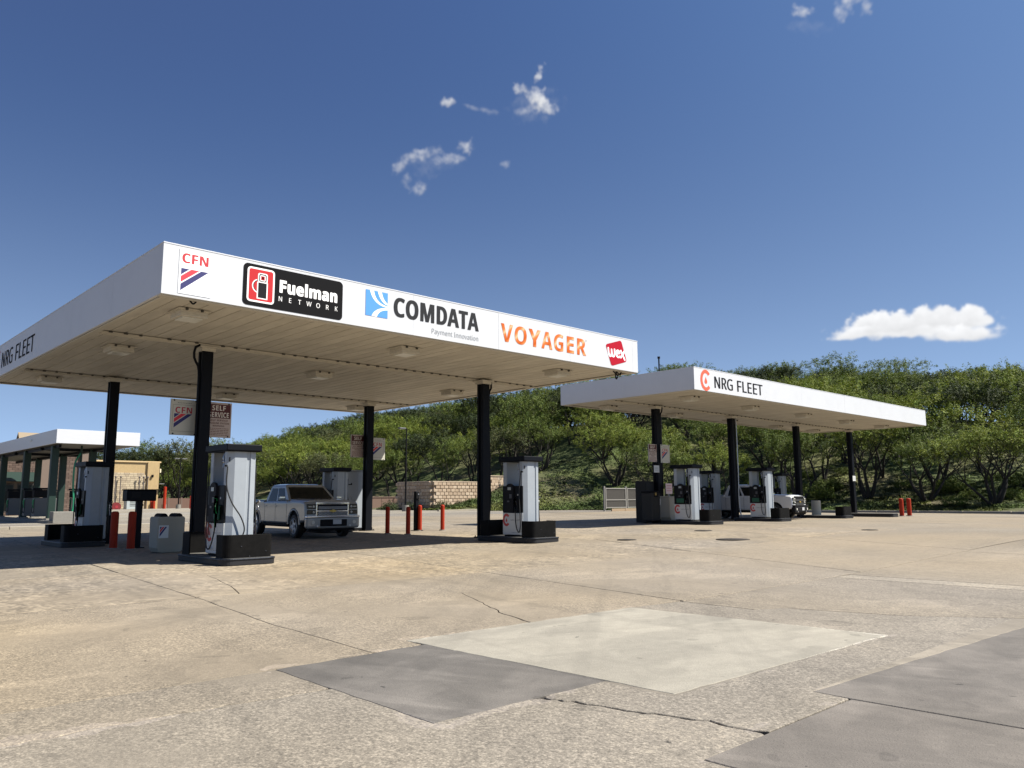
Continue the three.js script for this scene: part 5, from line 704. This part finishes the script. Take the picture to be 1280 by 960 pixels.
function treeGeo({ seed, h = 6, spread = 0.75, stems = 3, levels = 4, per = 11, size = 0.2, fork = 3, base = 0.12, up = 0.7, jitter = 0.8 }) {
  const r = rng(seed), segs = [], tips = [];
  const grow = (p, d, len, rad, lv) => {
    const n = lv >= levels - 1 ? 2 : 3; let q = p.clone(), dir = d.clone(), R = rad;
    for (let i = 0; i < n; i++) { const nd = dir.clone().add(new THREE.Vector3((r() - 0.5) * 0.5, up * 0.35 * r(), (r() - 0.5) * 0.5)).normalize(), e = q.clone().addScaledVector(nd, len / n), R2 = R * 0.84; segs.push([q, e, R, R2, lv]); if (lv >= levels - 2) tips.push([e.x, e.y, e.z, nd.x, nd.y, nd.z]); q = e; dir = nd; R = R2; }
    if (lv >= levels - 1) { tips.push([q.x, q.y, q.z, dir.x, dir.y, dir.z]); tips.push([q.x + (r() - 0.5) * 0.5, q.y + (r() - 0.3) * 0.4, q.z + (r() - 0.5) * 0.5, dir.x, dir.y, dir.z]); return; }
    const c = fork + (r() > 0.5 ? 1 : 0) - (lv === 0 && r() > 0.6 ? 1 : 0), ph = r() * 6.28;
    for (let k = 0; k < c; k++) { const a = ph + k * 6.283 / c + (r() - 0.5), s = jitter * (0.7 + 0.6 * r()); const side = new THREE.Vector3(Math.cos(a), 0.12 + 0.25 * r(), Math.sin(a)); grow(q, dir.clone().multiplyScalar(1 - 0.3 * s).addScaledVector(side, s).normalize(), len * (0.60 + 0.22 * r()), R * 0.68, lv + 1); }
  };
  const ph = r() * 6.28; for (let k = 0; k < stems; k++) { const a = ph + k * 6.283 / stems + (r() - 0.5) * 0.8, t = stems > 1 ? spread * (0.55 + 0.5 * r()) : 0.15; grow(new THREE.Vector3(Math.cos(a) * 0.12, -0.15, Math.sin(a) * 0.12), new THREE.Vector3(Math.cos(a) * t, 1, Math.sin(a) * t).normalize(), h * 0.33 * (0.85 + 0.3 * r()), base * (0.8 + 0.4 * r()), 0); }
  for (let i = tips.length - 1; i >= 0; i--) if (tips[i][1] < h * 0.22) tips.splice(i, 1);
  // scale to the asked height
  let top = 0; for (const t of tips) top = Math.max(top, t[1]); const f = (h - 0.3) / top; for (const t of tips) { t[0] *= f; t[1] *= f; t[2] *= f; }
  const wood = []; for (const [a, b, R, R2, lv] of segs) { if (R < 0.006) continue; const A = a.clone().multiplyScalar(f), B = b.clone().multiplyScalar(f); const g = rod(A.toArray(), B.toArray(), R * f, R2 * f, lv < 1 ? 7 : lv < 3 ? 5 : 3); wood.push(g); }
  return { trunk: merge(wood), crown: leafQuads(tips, per, size, seed + 1), tips: tips.length };
}
const kinds = [];
const addKind = (n, opt, leaf) => { const g = treeGeo(opt); kinds.push({ n, ...g, leaf, h: opt.h }); };
addKind('light', { seed: 11, h: 6.2, stems: 3, per: 19, size: 0.145 }, LEAF.light); addKind('light', { seed: 23, h: 5.6, stems: 4, spread: 0.9, per: 19, size: 0.145 }, LEAF.light);
addKind('mid', { seed: 37, h: 6.6, stems: 2, per: 21, size: 0.145 }, LEAF.mid); addKind('mid', { seed: 41, h: 5.8, stems: 3, spread: 0.95, per: 21, size: 0.145 }, LEAF.mid);
addKind('dark', { seed: 53, h: 6.4, stems: 2, spread: 0.5, per: 32, size: 0.145, jitter: 0.95 }, LEAF.dark); addKind('dull', { seed: 67, h: 5.2, stems: 4, spread: 1.0, per: 13, size: 0.145 }, LEAF.dull);
addKind('open', { seed: 79, h: 6.4, stems: 5, spread: 0.85, per: 15, size: 0.145, base: 0.15 }, LEAF.light); addKind('open', { seed: 83, h: 5.9, stems: 4, spread: 1.05, per: 17, size: 0.145, base: 0.15 }, LEAF.mid);
console.log('tree tips', kinds.map(k => k.tips).join(' '), 'tris', kinds.map(k => k.crown.attributes.position.count / 3 + k.trunk.attributes.position.count / 3).join(' '));
const KT = { light: ['light yellow green tree on the hillside', 'pale yellow green trees on the hillside'], mid: ['mid green tree on the hillside', 'mid green trees on the hillside'], dark: ['dark dense tree on the hillside', 'dark dense trees on the hillside'], dull: ['thin dull grey green tree on the hillside', 'thin grey green trees on the hillside'], open: ['open crowned tree with dark spreading branches on the hillside', 'open crowned trees on the hillside'] };
const protos = {};
function tree(k, x, z, s, turn, label, y) {
  const K = kinds[k], pos = [x, y ?? hillY(x, z) - 0.05, z]; let t;
  if (!protos[k]) { t = protos[k] = thing('hill_tree', KT[K.n][0], 'tree', pos, turn, KT[K.n][1]); part('trunk', K.trunk, bark, t); part('crown', K.crown, K.leaf, t); }
  else { t = copy(protos[k], KT[K.n][0], pos, turn, KT[K.n][1]); }
  t.scale.set(s, s * (0.95 + 0.3 * h2(Math.round(x * 7), Math.round(z * 7))), s); if (label) { t.userData.label = label; delete t.userData.group; } return t;
}
// the trees that can be pointed out, at the foot of the hill
const marked = [[6, 70.5, -57.7, 1.08, 0.4, 'many stemmed tree fanning out above the grey mesh gate'], [7, 69.5, -68.2, 1.05, 2.2, 'tree with a low forked trunk behind the sunlit pump right of the pickup'], [6, 68.2, -19.2, 1.0, 1.2, 'single tree with a bare forked trunk at the far right edge'], [7, 70, -24.6, 1.0, 4.0, 'leaning open tree behind the pair of red bollards'], [6, 71, -29.8, 1.05, 5.1, 'dark stemmed tree behind the right end of the far canopy'], [3, 68.5, -35.0, 1.0, 0.2, 'bushy tree behind the third far canopy column'], [0, 68, -43.0, 0.95, 2.7, 'bright green tree seen between the first two far canopy columns'], [7, 68, -49.5, 1.0, 1.7, 'tree with thin dark stems just right of the notices on the first far column'], [0, 66.5, -77.5, 1.12, 3.0, 'bright tree rising behind the raised end of the block wall'], [2, 60.5, -75.5, 1.0, 0.8, 'tree standing behind the corner of the block wall']];
const spots = marked.map(m => [m[1], m[2]]); for (const m of marked) tree(...m);
const tooNear = (x, z, d) => spots.some(([a, b]) => (a - x) ** 2 + (b - z) ** 2 < d * d);
const visible = (x, z, m = 0) => { const a = Math.atan2(x, -z) - YAW; return Math.abs(a) < 0.585 + m; };
{
  const r = rng(5); let n = 0;
  const band = (d0, d1, gap, zmax, zmin, pick) => { for (let i = 0; i < 4000 && n < 250; i++) { const z = lerp(zmax, zmin, r()), x = toe(z) + lerp(d0, d1, r()); if (z < -69 && z > -78 && x < 58) continue; if (x < 69.5 && z > -70 && z < -51) continue; if (x < 66 && z > -70) continue; if (!visible(x, z, 0.03) || tooNear(x, z, gap)) continue; spots.push([x, z]); tree(pick(r()), x, z, 0.98 + 0.42 * r(), r() * 6.28); n++; } };
  band(4.5, 12, 7.6, -6, -112, u => u < 0.22 ? 0 : u < 0.40 ? 1 : u < 0.55 ? 2 : u < 0.70 ? 3 : u < 0.8 ? 5 : u < 0.9 ? 6 : 7);
  band(12, 28, 5.0, -4, -125, u => u < 0.2 ? 0 : u < 0.4 ? 1 : u < 0.58 ? 2 : u < 0.74 ? 3 : u < 0.87 ? 4 : 5);
}
{ // the upper wood, which reads as one mass
  const grp = new THREE.Group(); grp.name = 'hillside_wood'; struct(grp, 'stuff'); scene.add(grp); const r = rng(15), pts = kinds.map(() => []);
  for (let i = 0; i < 14000; i++) { const z = lerp(6, -330, r()), x = toe(z) + lerp(z < -125 ? 3 : 25, 68, Math.pow(r(), 0.9)); if (!visible(x, z, 0.02)) continue; if (tooNear(x, z, x - toe(z) > 34 && z > -150 ? 3.4 : 4.0)) continue; spots.push([x, z]); const u = r(), ridge = x - toe(z) > 38; const k = ridge ? (u < 0.35 ? 4 : u < 0.55 ? 5 : u < 0.8 ? 2 : 3) : (u < 0.2 ? 0 : u < 0.4 ? 1 : u < 0.6 ? 2 : u < 0.8 ? 3 : u < 0.93 ? 4 : 5); pts[k].push([x, hillY(x, z) - 0.1, z, 0.85 + 0.5 * r(), r() * 6.28]); }
  let tot = 0; pts.forEach((list, k) => { if (!list.length) return; tot += list.length; for (const [geo, mat, nm] of [[kinds[k].crown, kinds[k].leaf, 'foliage'], [kinds[k].trunk, bark, 'stems']]) { const im = new THREE.InstancedMesh(geo, mat, list.length); im.name = nm; struct(im, 'stuff'); im.castShadow = im.receiveShadow = true; const m = new THREE.Matrix4(), q = new THREE.Quaternion(); list.forEach(([x, y, z, s, a], i) => { q.setFromAxisAngle(new THREE.Vector3(0, 1, 0), a); im.setMatrixAt(i, m.compose(new THREE.Vector3(x, y, z), q, new THREE.Vector3(s, s * 0.95, s))); }); grp.add(im); } }); console.log('wood', tot, 'spots', spots.length);
}
// taller trees beyond the yellow building
[[4, 49, -146, 1.75, 0, 'tall dark tree left of the pair beyond the yellow building'], [5, 55, -142, 1.95, 1, 'thin grey green tree beyond the yellow building'], [2, 60, -144, 1.7, 2, 'rounded green tree beyond the brown screen wall'], [4, 65, -140, 1.6, 4, 'dark tree at the right end of the brown screen wall'], [2, 52, -152, 1.8, 5, 'green tree between the dark and the thin tree beyond the yellow building'], [4, 45.5, -150, 1.55, 3, 'dark tree partly behind the yellow building']].forEach(([k, x, z, s, a, l]) => tree(k, x, z, s, a, l, 0));
// shrubs
function shrubGeo(seed, w, h, n, size) { const r = rng(seed), t = []; for (let i = 0; i < n; i++) { const a = r() * 6.28, q = Math.sqrt(r()), y = h * (0.12 + 0.8 * r() * Math.sqrt(1 - q * q * 0.8)); t.push([Math.cos(a) * q * w / 2, y, Math.sin(a) * q * w / 2, Math.cos(a) * 0.6, 0.7, Math.sin(a) * 0.6]); } return leafQuads(t, 12, size, seed + 2); }
const shrubStem = merge([0, 1, 2, 3, 4].map(i => rod([0, -0.1, 0], [Math.cos(i * 1.3) * 0.4, 0.8, Math.sin(i * 1.3) * 0.4], 0.03, 0.012, 5)));
{ const g = shrubGeo(3, 1.3, 1.25, 90, 0.16); let p; [[54.6, -69.0], [57.4, -69.0], [58.9, -69.1], [61.3, -69.0], [62.6, -69.1], [65.2, -69.0], [66.6, -69.1], [52.6, -71.6], [51.0, -73.6]].forEach(([x, z], i) => { if (!p) { p = thing('shrub', 'dark green clipped shrub at the foot of the block wall', 'shrub', [x, 0, z], 0, 'shrubs along the block wall'); part('stem', shrubStem, bark, p); part('foliage', g, LEAF.dark, p); } else copy(p, null, [x, 0, z], i * 1.1); });
  const b = shrubGeo(8, 2.4, 1.5, 130, 0.2), r = rng(44); let q; for (let i = 0, n = 0; i < 900 && n < 26; i++) { const z = lerp(-8, -50, r()), x = toe(z) + 4 + 12 * r(); if (!visible(x, z)) continue; if (spots.some(([a, c]) => (a - x) ** 2 + (c - z) ** 2 < 4)) continue; n++; const s = 0.5 + 0.6 * r(), pos = [x, hillY(x, z) - 0.1, z]; if (!q) { q = thing('hill_bush', 'low green bush among the trees at the foot of the hill', 'bush', pos, 0, 'low bushes on the slope'); part('stem', shrubStem, bark, q); part('foliage', b, LEAF.mid, q); q.scale.setScalar(s); } else copy(q, null, pos, r() * 6).scale.setScalar(s); } }
{ // grass on the slope
  const r = rng(66), P = [], N = []; for (let k = 0; k < 14; k++) { const a = r() * 6.28, d = r() * 0.3, x = Math.cos(a) * d, z = Math.sin(a) * d, h = 0.05 + 0.09 * r(), w = 0.02 + 0.015 * r(), lx = (r() - 0.5) * 0.22, lz = (r() - 0.5) * 0.22, c = Math.cos(a * 3) * w, s = Math.sin(a * 3) * w; P.push(x - c, -0.03, z - s, x + c, -0.03, z + s, x + lx, h, z + lz); for (let i = 0; i < 3; i++) N.push(s * 8, 0.8, -c * 8); }
  const g = new THREE.BufferGeometry(); g.setAttribute('position', new THREE.Float32BufferAttribute(P, 3)); g.setAttribute('normal', new THREE.Float32BufferAttribute(N, 3)); const pts = [];
  for (let i = 0; i < 120000 && pts.length < 17000; i++) { const z = lerp(-6, -80, r()), d = 0.2 + 26 * r() * r(), x = toe(z) + d; if (!visible(x, z, 0.01)) continue; if (fbm(x * 0.35, z * 0.35, 3, 71) < 0.3) continue; pts.push([x, z]); }
  const im = new THREE.InstancedMesh(g, new THREE.MeshPhysicalMaterial({ color: col(0.13, 0.175, 0.045), roughness: 0.8, side: THREE.DoubleSide }), pts.length); im.name = 'slope_grass'; struct(im, 'stuff'); im.castShadow = im.receiveShadow = true; const m = new THREE.Matrix4(), q = new THREE.Quaternion(), c = new THREE.Color();
  pts.forEach(([x, z], i) => { q.setFromAxisAngle(new THREE.Vector3(0, 1, 0), r() * 6.28); const s = 0.8 + r() * 0.6; im.setMatrixAt(i, m.compose(new THREE.Vector3(x, hillY(x, z) - 0.02, z), q, new THREE.Vector3(s * 1.3, s, s * 1.3))); const dry = sstep(0.45, 0.62, fbm(x * 0.13, z * 0.13, 4, 2)); c.setRGB(lerp(0.85, 1.35, dry), lerp(0.95, 1.15, dry), lerp(0.9, 1.1, dry)); im.setColorAt(i, c); }); scene.add(im);
}
renderer.render(scene, camera);
